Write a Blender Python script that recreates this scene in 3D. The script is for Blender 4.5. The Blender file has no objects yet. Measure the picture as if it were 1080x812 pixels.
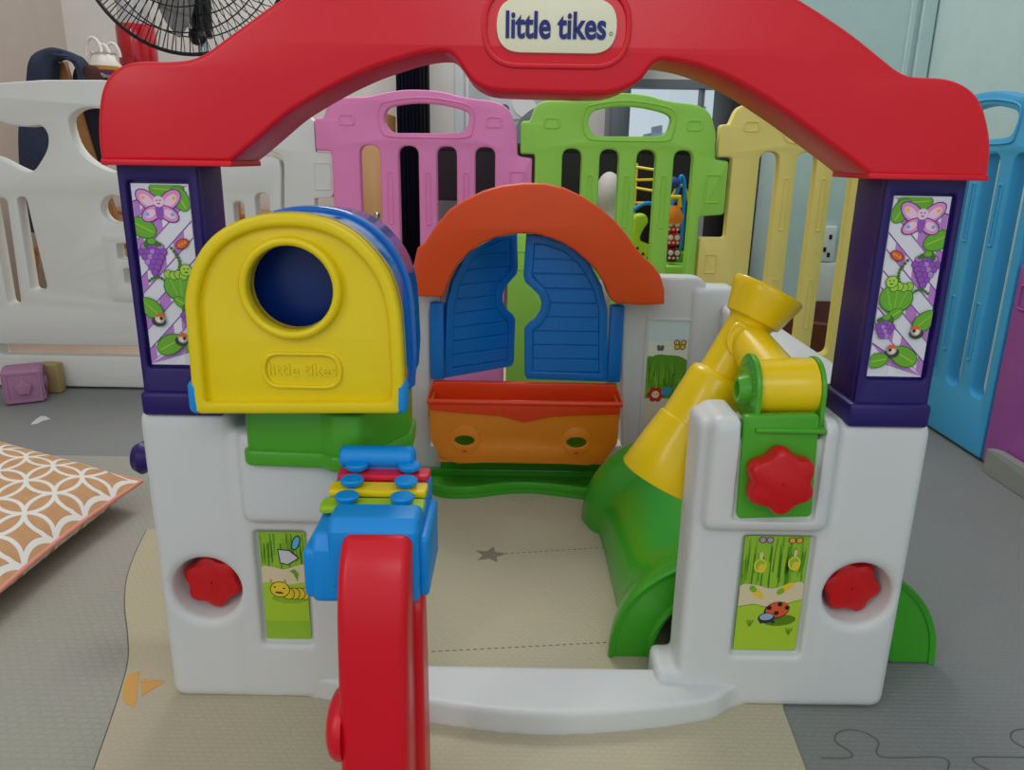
import bpy, bmesh, math, random
from mathutils import Vector, Matrix
from mathutils.geometry import tessellate_polygon
random.seed(4)
PI = math.pi
SC = bpy.context.scene
COL = SC.collection

# ------------------------------------------------------------------ camera, world, lights, exposure
TH, RHO, CH, FPX = math.radians(16.45), math.radians(.95), .615, 810.0
_f = Vector((0, math.cos(TH), -math.sin(TH)))
_r0 = Vector((1, 0, 0)); _u0 = Vector((0, math.sin(TH), math.cos(TH)))
_R = _r0*math.cos(RHO) + _u0*math.sin(RHO)
_U = _u0*math.cos(RHO) - _r0*math.sin(RHO)
CAMP = Vector((0, 0, CH))
cd = bpy.data.cameras.new('camera'); cam = bpy.data.objects.new('camera', cd); COL.objects.link(cam)
cd.sensor_width = 36; cd.lens = 36*FPX/1080; cd.clip_start = .02
m = Matrix((_R, _U, -_f)).transposed().to_4x4(); m.translation = CAMP
cam.matrix_world = m
SC.camera = cam
SC.view_settings.view_transform = 'Standard'; SC.view_settings.look = 'None'
SC.view_settings.gamma = 1; SC.view_settings.use_curve_mapping = False
SC.view_settings.exposure = 0.0

w = bpy.data.worlds.new('daylight'); SC.world = w; w.use_nodes = True
bg = w.node_tree.nodes['Background']
bg.inputs[0].default_value = (.86, .93, 1.0, 1); bg.inputs[1].default_value = .70

def area(name, loc, target, sx, sy, power, col):
    l = bpy.data.lights.new(name, 'AREA'); l.shape = 'RECTANGLE'; l.size = sx; l.size_y = sy
    l.energy = power; l.color = col
    o = bpy.data.objects.new(name, l); COL.objects.link(o); o.location = loc
    o.rotation_euler = (Vector(target)-Vector(loc)).to_track_quat('-Z', 'Y').to_euler()
    return o
area('window_daylight_left', (-2.3, -.9, 1.7), (0, .9, .3), 1.6, 1.5, 46, (1, .97, .93))
area('back_fill_light', (-.3, 2.6, 2.5), (-.3, 2.6, 0), .8, .8, 26, (1, .97, .94))  # unseen overhead fill, added to brighten the fence and back walls
area('window_daylight_behind', (.3, -1.6, 2.0), (.1, 1.2, .2), 1.2, .8, 9, (1, .98, .96))

def ray(x, y): return _f + _R*((x-540)/FPX) - _U*((y-406)/FPX)
def P(x, y, Y):                       # the point of the depth plane Y seen at a photo pixel
    d = ray(x, y); return CAMP + d*(Y/d.y)
def G(x, y, z=0.0):                   # the point at height z seen at a photo pixel
    d = ray(x, y); return CAMP + d*((z-CH)/d.z)
def PX(x, y, X):
    d = ray(x, y); return CAMP + d*(X/d.x)

# ------------------------------------------------------------------ materials
def lin(c): return tuple(((v/255)/12.92 if v <= 10 else (((v/255)+.055)/1.055)**2.4) for v in c)
MATS = {}
def mat(name, rgb, rough=.4, spec=.5, coat=0.0, metal=0.0, trans=0.0, bump=0.0, bscale=300, mottle=0.06, sss=0.0, alpha=None, ior=1.46):
    if name in MATS: return MATS[name]
    M = bpy.data.materials.new(name); M.use_nodes = True; nt = M.node_tree; b = nt.nodes['Principled BSDF']
    c = lin(rgb)
    b.inputs['Roughness'].default_value = rough
    b.inputs['Specular IOR Level'].default_value = spec
    b.inputs['Metallic'].default_value = metal
    b.inputs['Coat Weight'].default_value = coat
    b.inputs['Transmission Weight'].default_value = trans
    b.inputs['IOR'].default_value = ior
    if sss: b.inputs['Subsurface Weight'].default_value = sss; b.inputs['Subsurface Scale'].default_value = .01
    if alpha is not None: b.inputs['Alpha'].default_value = alpha
    tc = nt.nodes.new('ShaderNodeTexCoord'); n = nt.nodes.new('ShaderNodeTexNoise'); n.inputs['Scale'].default_value = 14
    n.inputs['Detail'].default_value = 4
    nt.links.new(tc.outputs['Object'], n.inputs['Vector'])
    mx = nt.nodes.new('ShaderNodeMix'); mx.data_type = 'RGBA'
    nt.links.new(n.outputs['Fac'], mx.inputs[0])
    mx.inputs[6].default_value = tuple(v*(1-mottle) for v in c)+(1,)
    mx.inputs[7].default_value = tuple(min(1, v*(1+mottle)) for v in c)+(1,)
    nt.links.new(mx.outputs[2], b.inputs['Base Color'])
    if bump:
        n2 = nt.nodes.new('ShaderNodeTexNoise'); n2.inputs['Scale'].default_value = bscale
        nt.links.new(tc.outputs['Object'], n2.inputs['Vector'])
        bp = nt.nodes.new('ShaderNodeBump'); bp.inputs['Strength'].default_value = bump; bp.inputs['Distance'].default_value = .001
        nt.links.new(n2.outputs['Fac'], bp.inputs['Height']); nt.links.new(bp.outputs[0], b.inputs['Normal'])
    MATS[name] = M
    return M

RED = mat('red_plastic', (224, 12, 36), .33, .5, bump=.08)
REDK = mat('red_knob_plastic', (205, 10, 18), .36, .5)
PURPLE = mat('purple_plastic', (34, 12, 98), .42, .5, bump=.08)
WHITE = mat('white_plastic', (216, 218, 216), .42, .5, bump=.12, mottle=.02)
YEL = mat('yellow_plastic', (240, 205, 14), .25, .5)
YELB = mat('lemon_plastic', (240, 212, 8), .3, .5)
BLUE = mat('blue_plastic', (8, 118, 208), .3, .5)
BLUET = mat('glossy_deep_blue_plastic', (0, 112, 205), .14, .5, coat=.3)
SKY = mat('sky_blue_plastic', (0, 145, 228), .38, .5)
GRN = mat('green_plastic', (78, 168, 38), .3, .5)
GRND = mat('deep_green_plastic', (66, 166, 40), .22, .5)
ORG = mat('orange_plastic', (240, 82, 18), .36, .5)
REDO = mat('red_orange_plastic', (238, 66, 22), .3, .5)
AMB = mat('amber_clear_plastic', (250, 150, 36), .2, .5, trans=.2)
LIME = mat('lime_fence_plastic', (158, 220, 84), .4, .4)
PINK = mat('pink_fence_plastic', (244, 142, 198), .4, .4)
PYEL = mat('pale_yellow_fence_plastic', (240, 222, 122), .4, .4)
FBLU = mat('light_blue_fence_plastic', (70, 168, 218), .42, .4)
FPUR = mat('violet_fence_plastic', (160, 82, 160), .42, .4)
FWHT = mat('white_fence_plastic', (228, 228, 222), .42, .4, mottle=.02)
DARK = mat('black_plastic', (18, 18, 24), .3, .5)
HOLE = mat('dark_blue_plastic', (6, 44, 120), .35, .4)

# ------------------------------------------------------------------ object helpers
ORI = {}
def link(o): COL.objects.link(o); return o
def thing(name, label, cat, loc, group=None):
    o = link(bpy.data.objects.new(name, None)); o.empty_display_size = .05
    o.location = loc; ORI[o] = Vector(loc); o['label'] = label; o['category'] = cat
    if group: o['group'] = group
    return o
def to_mesh(bm, name, mats, smooth=True, ang=40):
    me = bpy.data.meshes.new(name); bm.to_mesh(me); bm.free()
    for x in (mats if isinstance(mats, (list, tuple)) else [mats]): me.materials.append(x)
    if smooth:
        me.shade_smooth()
        me.set_sharp_from_angle(angle=math.radians(ang))
    return me
def part(name, bm, mats, parent=None, label=None, smooth=True, ang=40, base=False):
    vs = [v.co for v in bm.verts]
    lo = Vector([min(c[i] for c in vs) for i in range(3)]); hi = Vector([max(c[i] for c in vs) for i in range(3)])
    c = (lo+hi)/2
    if parent is None: c.z = lo.z
    for v in bm.verts: v.co -= c
    me = to_mesh(bm, name, mats, smooth, ang)
    o = link(bpy.data.objects.new(name, me)); ORI[o] = c.copy()
    if parent is not None:
        o.parent = parent; o.location = c - ORI[parent]
    else: o.location = c
    if label: o['label'] = label
    return o
def tag(o, label, cat, group=None, kind=None):
    o['label'] = label; o['category'] = cat
    if group: o['group'] = group
    if kind: o['kind'] = kind
    return o
def struct(name, bm, m, smooth=False):
    o = part(name, bm, m, None, smooth=smooth); o['kind'] = 'structure'; return o
def join(*bms):
    r = bmesh.new()
    for b in bms:
        me = bpy.data.meshes.new('t'); b.to_mesh(me); r.from_mesh(me); bpy.data.meshes.remove(me); b.free()
    return r
def setmat(bm, i):
    for f in bm.faces: f.material_index = i
    return bm
def xf(bm, M): bm.transform(M); return bm
def T(x, y, z): return Matrix.Translation((x, y, z))
def box(x0, x1, y0, y1, z0, z1, bev=0, seg=3):
    bm = bmesh.new(); bmesh.ops.create_cube(bm, size=1)
    for v in bm.verts: v.co = Vector(((x0+x1)/2+v.co.x*(x1-x0), (y0+y1)/2+v.co.y*(y1-y0), (z0+z1)/2+v.co.z*(z1-z0)))
    if bev: bmesh.ops.bevel(bm, geom=bm.edges[:]+bm.verts[:], offset=bev, segments=seg, profile=.5, affect='EDGES', clamp_overlap=True)
    return bm
def prism(pts, z0, z1):               # polygon in XY, from z0 to z1
    bm = bmesh.new()
    a = [bm.verts.new((p[0], p[1], z0)) for p in pts]; b = [bm.verts.new((p[0], p[1], z1)) for p in pts]
    n = len(pts)
    bm.faces.new(a[::-1]); bm.faces.new(b)
    for i in range(n): bm.faces.new((a[i], a[(i+1) % n], b[(i+1) % n], b[i]))
    bmesh.ops.recalc_face_normals(bm, faces=bm.faces[:])
    return bm
def tube(pts, r, sides=8, closed=False, cap=True):
    pts = [Vector(p) for p in pts]; n = len(pts); bm = bmesh.new(); rings = []
    rr = r if isinstance(r, (list, tuple)) else [r]*n
    up = Vector((.13, .27, .95)).normalized()
    for i, p in enumerate(pts):
        if closed: d = pts[(i+1) % n]-pts[i-1]
        else: d = pts[min(i+1, n-1)]-pts[max(i-1, 0)]
        d.normalize()
        a = d.cross(up)
        if a.length < .15: a = d.cross(Vector((1, 0, 0)))
        a.normalize(); b = a.cross(d)
        rings.append([bm.verts.new(p+(a*math.cos(2*PI*k/sides)+b*math.sin(2*PI*k/sides))*rr[i]) for k in range(sides)])
    for i in range(n if closed else n-1):
        A, B = rings[i], rings[(i+1) % n]
        for k in range(sides): bm.faces.new((A[k], B[k], B[(k+1) % sides], A[(k+1) % sides]))
    if cap and not closed:
        bm.faces.new(rings[0]); bm.faces.new(rings[-1][::-1])
    bmesh.ops.recalc_face_normals(bm, faces=bm.faces[:])
    return bm
def lathe(prof, p0, axis, sides=40, cap=True, scale2=1.0):   # prof = [(t, r)] along axis from p0
    ax = Vector(axis).normalized(); a = ax.cross(Vector((0, 0, 1)))
    if a.length < .01: a = Vector((1, 0, 0))
    a.normalize(); b = a.cross(ax); p0 = Vector(p0); bm = bmesh.new(); rings = []
    for t, r in prof:
        rings.append([bm.verts.new(p0+ax*t+(a*math.cos(2*PI*k/sides)+b*math.sin(2*PI*k/sides)*scale2)*max(r, 1e-5)) for k in range(sides)])
    for A, B in zip(rings, rings[1:]):
        for k in range(sides): bm.faces.new((A[k], A[(k+1) % sides], B[(k+1) % sides], B[k]))
    if cap: bm.faces.new(rings[0][::-1]); bm.faces.new(rings[-1])
    bmesh.ops.recalc_face_normals(bm, faces=bm.faces[:])
    return bm
def ev_mesh(o):
    dg = bpy.context.evaluated_depsgraph_get(); dg.update()
    e = o.evaluated_get(dg); me = bpy.data.meshes.new_from_object(e, depsgraph=dg)
    bm = bmesh.new(); bm.from_mesh(me); bpy.data.meshes.remove(me); bpy.data.objects.remove(o)
    return bm
def area2(l): return sum(l[i][0]*l[(i+1) % len(l)][1]-l[(i+1) % len(l)][0]*l[i][1] for i in range(len(l)))/2
def clean(l):
    o = []
    for p in l:
        if not o or math.hypot(p[0]-o[-1][0], p[1]-o[-1][1]) > 1.5e-4: o.append((p[0], p[1]))
    while len(o) > 3 and math.hypot(o[0][0]-o[-1][0], o[0][1]-o[-1][1]) < 1.5e-4: o.pop()
    return o
def shrink(poly, d):
    n = len(poly); out = []; sg = 1 if area2(poly) > 0 else -1
    for i in range(n):
        a = Vector(poly[i-1]); b = Vector(poly[i]); c = Vector(poly[(i+1) % n])
        e1 = (b-a).normalized(); e2 = (c-b).normalized()
        n1 = Vector((-e1.y, e1.x))*sg; n2 = Vector((-e2.y, e2.x))*sg; nn = (n1+n2)
        if nn.length < .2: nn = n1
        nn.normalize(); out.append(tuple(b+nn*d/max(.5, nn.dot(n1))))
    return out
def plate(loops, t, bev=.0015, res=2):            # flat plate in XY with holes, thickness t along Z, rounded rims
    bev = min(bev, t*.49); bm = bmesh.new(); lows, highs = [], []
    prof = []
    for k in range(res+1):
        a = PI/2*k/res; prof.append((-t/2+bev*(1-math.sin(a)), bev*(1-math.cos(a))))
    prof = [(-t/2+bev*(1-math.cos(PI/2*k/res)), bev*(1-math.sin(PI/2*k/res))) for k in range(res+1)]
    prof = prof+[(-z, q) for z, q in prof[::-1]]
    caps = []
    for li, l in enumerate(loops):
        l = clean(l)
        if area2(l) < 0: l = l[::-1]
        rings = []
        for z, q in prof:
            pts = shrink(l, q if li == 0 else -q) if q > 1e-7 else l
            rings.append([bm.verts.new((p[0], p[1], z)) for p in pts])
        n = len(l)
        for A, B in zip(rings, rings[1:]):
            for i in range(n): bm.faces.new((A[i], A[(i+1) % n], B[(i+1) % n], B[i]))
        lows.append(rings[0]); highs.append(rings[-1])
    for rs in (lows, highs):
        flatv = [v for r in rs for v in r]
        tri = tessellate_polygon([[Vector((v.co.x, v.co.y, 0)) for v in r] for r in rs])
        for a, b, c in tri:
            if a == b or b == c or a == c: continue
            try: bm.faces.new((flatv[a], flatv[b], flatv[c]))
            except ValueError: pass
    bmesh.ops.recalc_face_normals(bm, faces=bm.faces[:])
    return bm
XZ = Matrix(((1, 0, 0, 0), (0, 0, -1, 0), (0, 1, 0, 0), (0, 0, 0, 1)))       # plate plane -> upright, facing -Y
def upright(loops, yf, yb, bev=.0015, res=2):     # loops in (X, Z), front face at yf
    return xf(plate(loops, yb-yf, bev, res), T(0, (yf+yb)/2, 0) @ XZ)
YZ = Matrix(((0, 0, 1, 0), (1, 0, 0, 0), (0, 1, 0, 0), (0, 0, 0, 1)))
def sideplate(loops, x0, x1, bev=.0015, res=2):   # loops in (Y, Z)
    return xf(plate(loops, x1-x0, bev, res), T((x0+x1)/2, 0, 0) @ YZ)
def flat(loops, z0, z1, bev=.0015, res=2):
    return xf(plate(loops, z1-z0, bev, res), T(0, 0, (z0+z1)/2))
def rnd(pts, r, seg=5):                           # polygon with rounded corners; r one number or one per corner
    out = []; n = len(pts); rs = r if isinstance(r, (list, tuple)) else [r]*n
    for i in range(n):
        p = Vector(pts[i][:2]); a = Vector(pts[i-1][:2])-p; b = Vector(pts[(i+1) % n][:2])-p
        if rs[i] <= 0: out.append(tuple(p)); continue
        ang = a.angle(b) if a.length > 1e-6 and b.length > 1e-6 else PI
        if ang > PI*.97: out.append(tuple(p)); continue
        d = min(rs[i]/math.tan(ang/2), a.length*.49, b.length*.49)
        p0 = p+a.normalized()*d; p1 = p+b.normalized()*d
        for k in range(seg+1):
            t = k/seg; q = p0*(1-t)**2+p*2*t*(1-t)+p1*t*t
            out.append((q.x, q.y))
    return out
def smooth(pts, seg=5, closed=True):              # Catmull-Rom
    n = len(pts); out = []; V = [Vector(p[:2]) for p in pts]
    for i in range(n if closed else n-1):
        g = (lambda k: V[k % n]) if closed else (lambda k: V[max(0, min(n-1, k))])
        a, b, c, d = g(i-1), g(i), g(i+1), g(i+2)
        for k in range(seg):
            t = k/seg
            q = .5*((2*b)+(c-a)*t+(2*a-5*b+4*c-d)*t*t+(3*b-a-3*c+d)*t**3)
            out.append((q.x, q.y))
    if not closed: out.append(tuple(V[-1]))
    return out
def circ(cx, cy, r, n=28, ry=None): return [(cx+r*math.cos(2*PI*k/n), cy+(ry or r)*math.sin(2*PI*k/n)) for k in range(n)]
def rrect(x0, x1, y0, y1, r, seg=5): return rnd([(x0, y0), (x1, y0), (x1, y1), (x0, y1)], r, seg)
def pz(pts, Y): return [(P(x, y, Y).x, P(x, y, Y).z) for x, y in pts]
def molded(adds, cuts=(), voxel=.003, smooth_it=6):   # blow-moulded look: union, carve, soften
    o = bpy.data.objects.new('m', bpy.data.meshes.new('m')); COL.objects.link(o)
    b = join(*adds); b.to_mesh(o.data); b.free()
    r = o.modifiers.new('r0', 'REMESH'); r.mode = 'VOXEL'; r.voxel_size = voxel
    cos = []
    for c in cuts:
        co = bpy.data.objects.new('k', bpy.data.meshes.new('k')); COL.objects.link(co)
        c.to_mesh(co.data); c.free(); cos.append(co)
        k = o.modifiers.new('b', 'BOOLEAN'); k.operation = 'DIFFERENCE'; k.object = co; k.solver = 'EXACT'
    if cuts:
        r = o.modifiers.new('r1', 'REMESH'); r.mode = 'VOXEL'; r.voxel_size = voxel
    s = o.modifiers.new('s', 'SMOOTH'); s.factor = .6; s.iterations = smooth_it
    bm = ev_mesh(o)
    for co in cos: bpy.data.objects.remove(co)
    return bm
def text_bm(s, size, ext, off=0.0):
    cu = bpy.data.curves.new('t', 'FONT'); cu.body = s; cu.size = size; cu.extrude = ext; cu.offset = off
    cu.align_x = 'CENTER'; cu.align_y = 'CENTER'; cu.space_character = 1.0
    o = bpy.data.objects.new('t', cu); COL.objects.link(o)
    bm = ev_mesh(o); bpy.data.curves.remove(cu); return bm
def ellipsoid(c, rx, ry, rz, u=24, v=14):
    bm = bmesh.new(); bmesh.ops.create_uvsphere(bm, u_segments=u, v_segments=v, radius=1)
    for q in bm.verts: q.co = Vector((c[0]+q.co.x*rx, c[1]+q.co.y*ry, c[2]+q.co.z*rz))
    return bm

# printed picture: layered thin coloured shapes on a panel quad (corners TL, TR, BR, BL in world)
INK = {}
def ink(rgb):
    if rgb not in INK: INK[rgb] = mat('print_%02x%02x%02x' % rgb, rgb, .45, .4, mottle=.0)
    return INK[rgb]
def picture(name, corners, bgcol, shapes, parent, step=.000015, label=None):
    TL, TR, BR, BL = [Vector(c) for c in corners]
    nrm = (TR-TL).cross(BL-TL).normalized()
    if nrm.y > 0 and abs(nrm.y) > .2: nrm = -nrm
    def q(u, v): return (TL*(1-u)+TR*u)*(1-v)+(BL*(1-u)+BR*u)*v
    bm = bmesh.new(); mats = []
    def idx(c):
        M = ink(c)
        if M not in mats: mats.append(M)
        return mats.index(M)
    def addpoly(pts, c, k, thick=None):
        d = nrm*(step*k)
        lo = [bm.verts.new(q(u, v)+(d-nrm*(thick or step))) for u, v in pts]; hi = [bm.verts.new(q(u, v)+d) for u, v in pts]
        n = len(pts); fs = [bm.faces.new(hi), bm.faces.new(lo[::-1])]
        for i in range(n): fs.append(bm.faces.new((hi[i], lo[i], lo[(i+1) % n], hi[(i+1) % n])))
        for f in fs: f.material_index = idx(c)
    addpoly([(0, 0), (1, 0), (1, 1), (0, 1)], bgcol, 1, .0008)
    asp = (BL-TL).length/(TR-TL).length
    for k, (c, pts) in enumerate(shapes):
        pts = [(min(.995, max(.005, u)), min(.995, max(.005, v/asp))) for u, v in pts]   # v measured in widths
        out = []
        for p in pts:
            if not out or (abs(p[0]-out[-1][0])+abs(p[1]-out[-1][1])) > 1e-4: out.append(p)
        if len(out) > 1 and abs(out[0][0]-out[-1][0])+abs(out[0][1]-out[-1][1]) < 1e-4: out.pop()
        if len(out) < 3: continue
        addpoly(out, c, 2+k)
    bmesh.ops.recalc_face_normals(bm, faces=bm.faces[:])
    return part(name, bm, mats, parent, label, smooth=False)
def C2(cx, cy, r, n=14, ry=None, a=0):
    ry = ry or r; o = []
    for k in range(n):
        x = r*math.cos(2*PI*k/n); y = ry*math.sin(2*PI*k/n)
        o.append((cx+x*math.cos(a)-y*math.sin(a), cy+x*math.sin(a)+y*math.cos(a)))
    return o
def line2(a, b, w):
    d = Vector((b[0]-a[0], b[1]-a[1])); n = Vector((-d.y, d.x)).normalized()*w/2
    return [(a[0]+n.x, a[1]+n.y), (b[0]+n.x, b[1]+n.y), (b[0]-n.x, b[1]-n.y), (a[0]-n.x, a[1]-n.y)]

# ------------------------------------------------------------------ room
def floor_mat(name, rgb, tile=None, bs=.006, strength=.5, ridges=False, rough=.6):
    M = bpy.data.materials.new(name); M.use_nodes = True; nt = M.node_tree; N = nt.nodes; L = nt.links
    b = N['Principled BSDF']; b.inputs['Roughness'].default_value = rough; b.inputs['Specular IOR Level'].default_value = .35
    tc = N.new('ShaderNodeTexCoord')
    br = N.new('ShaderNodeTexBrick'); br.inputs['Scale'].default_value = 1; br.inputs['Brick Width'].default_value = bs*1.5
    br.inputs['Row Height'].default_value = bs; br.inputs['Mortar Size'].default_value = bs*.28; br.inputs['Mortar Smooth'].default_value = .8
    c = lin(rgb)
    br.inputs['Color1'].default_value = tuple(c)+(1,); br.inputs['Color2'].default_value = tuple(v*.97 for v in c)+(1,)
    br.inputs['Mortar'].default_value = tuple(v*.95 for v in c)+(1,)
    L.new(tc.outputs['Object'], br.inputs['Vector'])
    no = N.new('ShaderNodeTexNoise'); no.inputs['Scale'].default_value = 5; L.new(tc.outputs['Object'], no.inputs['Vector'])
    mx = N.new('ShaderNodeMix'); mx.data_type = 'RGBA'; mx.blend_type = 'MULTIPLY'; mx.inputs[0].default_value = .12
    L.new(br.outputs['Color'], mx.inputs[6]); L.new(no.outputs['Color'], mx.inputs[7]); L.new(mx.outputs[2], b.inputs['Base Color'])
    inv = N.new('ShaderNodeMath'); inv.operation = 'SUBTRACT'; inv.inputs[0].default_value = 1; L.new(br.outputs['Fac'], inv.inputs[1])
    bp = N.new('ShaderNodeBump'); bp.inputs['Strength'].default_value = strength; bp.inputs['Distance'].default_value = .001
    L.new(inv.outputs[0], bp.inputs['Height']); L.new(bp.outputs[0], b.inputs['Normal'])
    return M
FOAM = floor_mat('grey_foam_mat', (140, 141, 138), bs=.007, strength=.3)
BEIGE = floor_mat('beige_foam_mat', (198, 187, 158), bs=.0065, strength=.28)
def wood_mat(name, a, b_, sc=(1.2, 9, 9), rough=.45):
    M = bpy.data.materials.new(name); M.use_nodes = True; nt = M.node_tree; N = nt.nodes; L = nt.links
    b = N['Principled BSDF']; b.inputs['Roughness'].default_value = rough
    tc = N.new('ShaderNodeTexCoord'); mp = N.new('ShaderNodeMapping'); mp.inputs['Scale'].default_value = sc
    no = N.new('ShaderNodeTexNoise'); no.inputs['Scale'].default_value = 3; no.inputs['Detail'].default_value = 6; no.inputs['Distortion'].default_value = .8
    L.new(tc.outputs['Object'], mp.inputs[0]); L.new(mp.outputs[0], no.inputs['Vector'])
    mx = N.new('ShaderNodeMix'); mx.data_type = 'RGBA'; L.new(no.outputs['Fac'], mx.inputs[0])
    mx.inputs[6].default_value = lin(a)+(1,); mx.inputs[7].default_value = lin(b_)+(1,)
    L.new(mx.outputs[2], b.inputs['Base Color']); return M
OAK = wood_mat('light_wood', (205, 180, 150), (235, 215, 188))
TEAK = wood_mat('brown_wood', (150, 95, 50), (200, 140, 85))
FLOORW = wood_mat('pale_wood_floor', (200, 178, 158), (228, 208, 190))
WL = mat('warm_grey_wall_paint', (190, 178, 168), .8, .2)
WC = mat('white_wall_paint', (222, 220, 214), .8, .2)
WT = mat('pale_teal_wall_paint', (190, 214, 212), .7, .2)

FY = 1.985        # back fence plane
RX = 1.03         # right fence plane
struct('floor', box(-4.2, 4.2, -1.2, 5.2, -.06, -.008), FLOORW)
# interlocking grey foam tiles under everything inside the fence
t = box(-1.7, 1.06, -.6, 2.06, -.008, 0)
foam = part('foam_floor_mat', t, FOAM, None, smooth=False)
tag(foam, 'grey textured foam floor tiles covering the play area inside the fence', 'floor mat')
seam = []
SEAM = mat('dark_seam', (104, 104, 100), .8, .2)
def jig(x0, y0, dx, dy, n, r=.028):
    pts = []
    L_ = math.hypot(dx, dy); ux, uy = dx/L_, dy/L_; nx, ny = -uy, ux; seg = L_/n
    for i in range(n):
        s = 1 if i % 2 == 0 else -1
        base = i*seg
        loc = [(0, 0), (.3, 0), (.36, .12), (.26, .38), (.34, .6), (.5, .68), (.66, .6), (.74, .38), (.64, .12), (.7, 0)]
        for a, h in loc: pts.append((x0+ux*(base+a*seg)+nx*s*h*seg*.55, y0+uy*(base+a*seg)+ny*s*h*seg*.62))
    pts = smooth(pts, 4, closed=False)
    return tube([(p[0], p[1], .0002) for p in pts], .0009, 5)
sm = jig(.34, .682, .70, .02, 7)
part('tile_seam', sm, SEAM, foam)
t = bmesh.new()
g = G(100, 437); vs = [G(32, 448), G(37, 443), G(43, 439), G(48, 439), G(53, 442), G(45, 444), G(39, 447)]
part('white_print', xf(prism([(v.x, v.y) for v in vs], .0001, .0006), T(0, 0, 0)), WHITE, foam)

YB = 3.55; YR = 2.75; XR = 1.36
def wallpoly(name, x0, x1, y0, y1, z0, z1, m): return struct(name, box(x0, x1, y0, y1, z0, z1), m)
wx0, wx1 = P(648, 120, YB).x, P(768, 120, YB).x
wz0, wz1 = P(700, 185, YB).z, P(700, 84, YB).z
xc = P(68, 30, YB).x
wallpoly('wall_left', xc-.12, xc, -1.2, YB+.1, -.06, 2.7, WL)
wb = join(box(xc, wx0, YB, YB+.1, -.06, 2.7), box(wx1, 2.2, YB, YB+.1, -.06, 2.7), box(wx0, wx1, YB, YB+.1, -.06, wz0), box(wx0, wx1, YB, YB+.1, wz1, 2.7))
wall_back = struct('wall_back', wb, WC)
xs = P(824, 150, YR).x
wallpoly('wall_alcove', xs, XR+.1, YR, YR+.1, -.06, 2.7, WT)
wallpoly('wall_alcove_side', xs, xs+.1, YR+.1, YB, -.06, 2.7, WT)
wallpoly('wall_right', XR, XR+.1, -1.2, YR, -.06, 2.7, WT)
struct('trim_1', join(box(XR-.05, XR-.005, YR-.02, YR, .0, 2.7, .004), box(XR-.085, XR-.065, YR-.012, YR, .0, 2.7, .004)), WT)
struct('baseboard_back', box(xc, xs, YB-.015, YB, 0, .1), WC)
struct('trim_2', box(P(480, 80, YB).x, P(490, 80, YB).x, YB-.03, YB, 0, 2.7, .005), mat('grey_white_trim', (200, 208, 212), .5))
# window onto the daylight
WF = mat('window_frame_grey', (120, 128, 134), .4)
ww = .035
wf = join(box(wx0, wx0+ww, YB-.02, YB+.06, wz0, wz1), box(wx1-ww, wx1, YB-.02, YB+.06, wz0, wz1), box(wx0, wx1, YB-.02, YB+.06, wz1-ww, wz1), box(wx0, wx1, YB-.02, YB+.06, wz0, wz0+ww), box(P(741, 100, YB).x-.008, P(741, 100, YB).x+.008, YB-.01, YB+.05, wz0, wz1))
wn = part('window_1', wf, WF, None, smooth=False); wn['kind'] = 'structure'
GLASS = mat('window_glass', (235, 245, 248), .02, .5, trans=1.0, mottle=0)
part('window_pane', box(wx0+ww, wx1-ww, YB+.02, YB+.025, wz0+ww, wz1-ww), GLASS, wn, smooth=False)
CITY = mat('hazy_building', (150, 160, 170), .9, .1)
bld = []
for i, (a, b, top) in enumerate([(655, 668, 138), (670, 680, 124), (688, 712, 140), (714, 724, 128), (726, 752, 112), (755, 775, 128)]):
    p0, p1 = P(a, top, 14), P(b, top, 14)
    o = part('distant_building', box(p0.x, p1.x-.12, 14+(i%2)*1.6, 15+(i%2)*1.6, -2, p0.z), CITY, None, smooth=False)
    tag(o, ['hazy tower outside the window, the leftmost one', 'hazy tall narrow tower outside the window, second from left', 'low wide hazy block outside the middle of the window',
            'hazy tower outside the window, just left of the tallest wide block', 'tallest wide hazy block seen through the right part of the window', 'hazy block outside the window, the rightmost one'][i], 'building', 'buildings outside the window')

# ------------------------------------------------------------------ the playset: one thing
XC = .025
play = thing('garden_playset', 'white toddler garden playhouse with red arch, purple posts and yellow mailbox on beige mat', 'playhouse', (XC, 1.0, 0))
def mx_(x): return 2*XC-x            # mirror about the middle of the toy

# arch
AY0, AY1 = .748, .832
arch_px = [(106, 171), (103, 150), (102.5, 125), (105, 100), (112, 82), (125, 70), (145, 64.5), (175, 64.5), (200, 62), (218, 54), (240, 38), (265, 20), (290, 2), (320, -14), (370, -32), (430, -43), (500, -50), (575, -52), (650, -49), (720, -40), (780, -26), (830, -8), (862, 10), (900, 36), (930, 60), (948, 74), (965, 80.5), (1000, 83), (1022, 92), (1036, 108), (1044, 135), (1046, 160), (1043, 188.5)]
arch_in = [(918, 186), (893, 166), (870, 149), (846, 131), (820, 113), (795, 97), (765, 81), (735, 70), (712, 65), (697, 64), (688, 69), (678, 82), (665, 92), (648, 98), (630, 100), (575, 99), (525, 97), (507, 92), (495, 83), (484, 67), (475, 57), (464, 55), (440, 58), (410, 67), (385, 76), (355, 90), (325, 107), (300, 123), (272, 147), (252, 164), (242, 171.5)]
top = smooth(pz(arch_px, AY0), 4, closed=False); bot = smooth(pz(arch_in, AY0), 3, closed=False)
part_arch = part('arch', upright([top+bot], AY0, AY1, .005, 3), RED, play)
# thin lip along both feet
for a, b in ((106, 246), (914, 1043)):
    pa, pb = P(a, 172 if a < 500 else 187, AY0), P(b, 172 if a < 500 else 188, AY0)
    part('arch_lip', box(pa.x+.001, pb.x-.001, AY0-.002, AY1+.001, pa.z-.0015, pa.z+.004, .0012), RED, part_arch)
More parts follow.
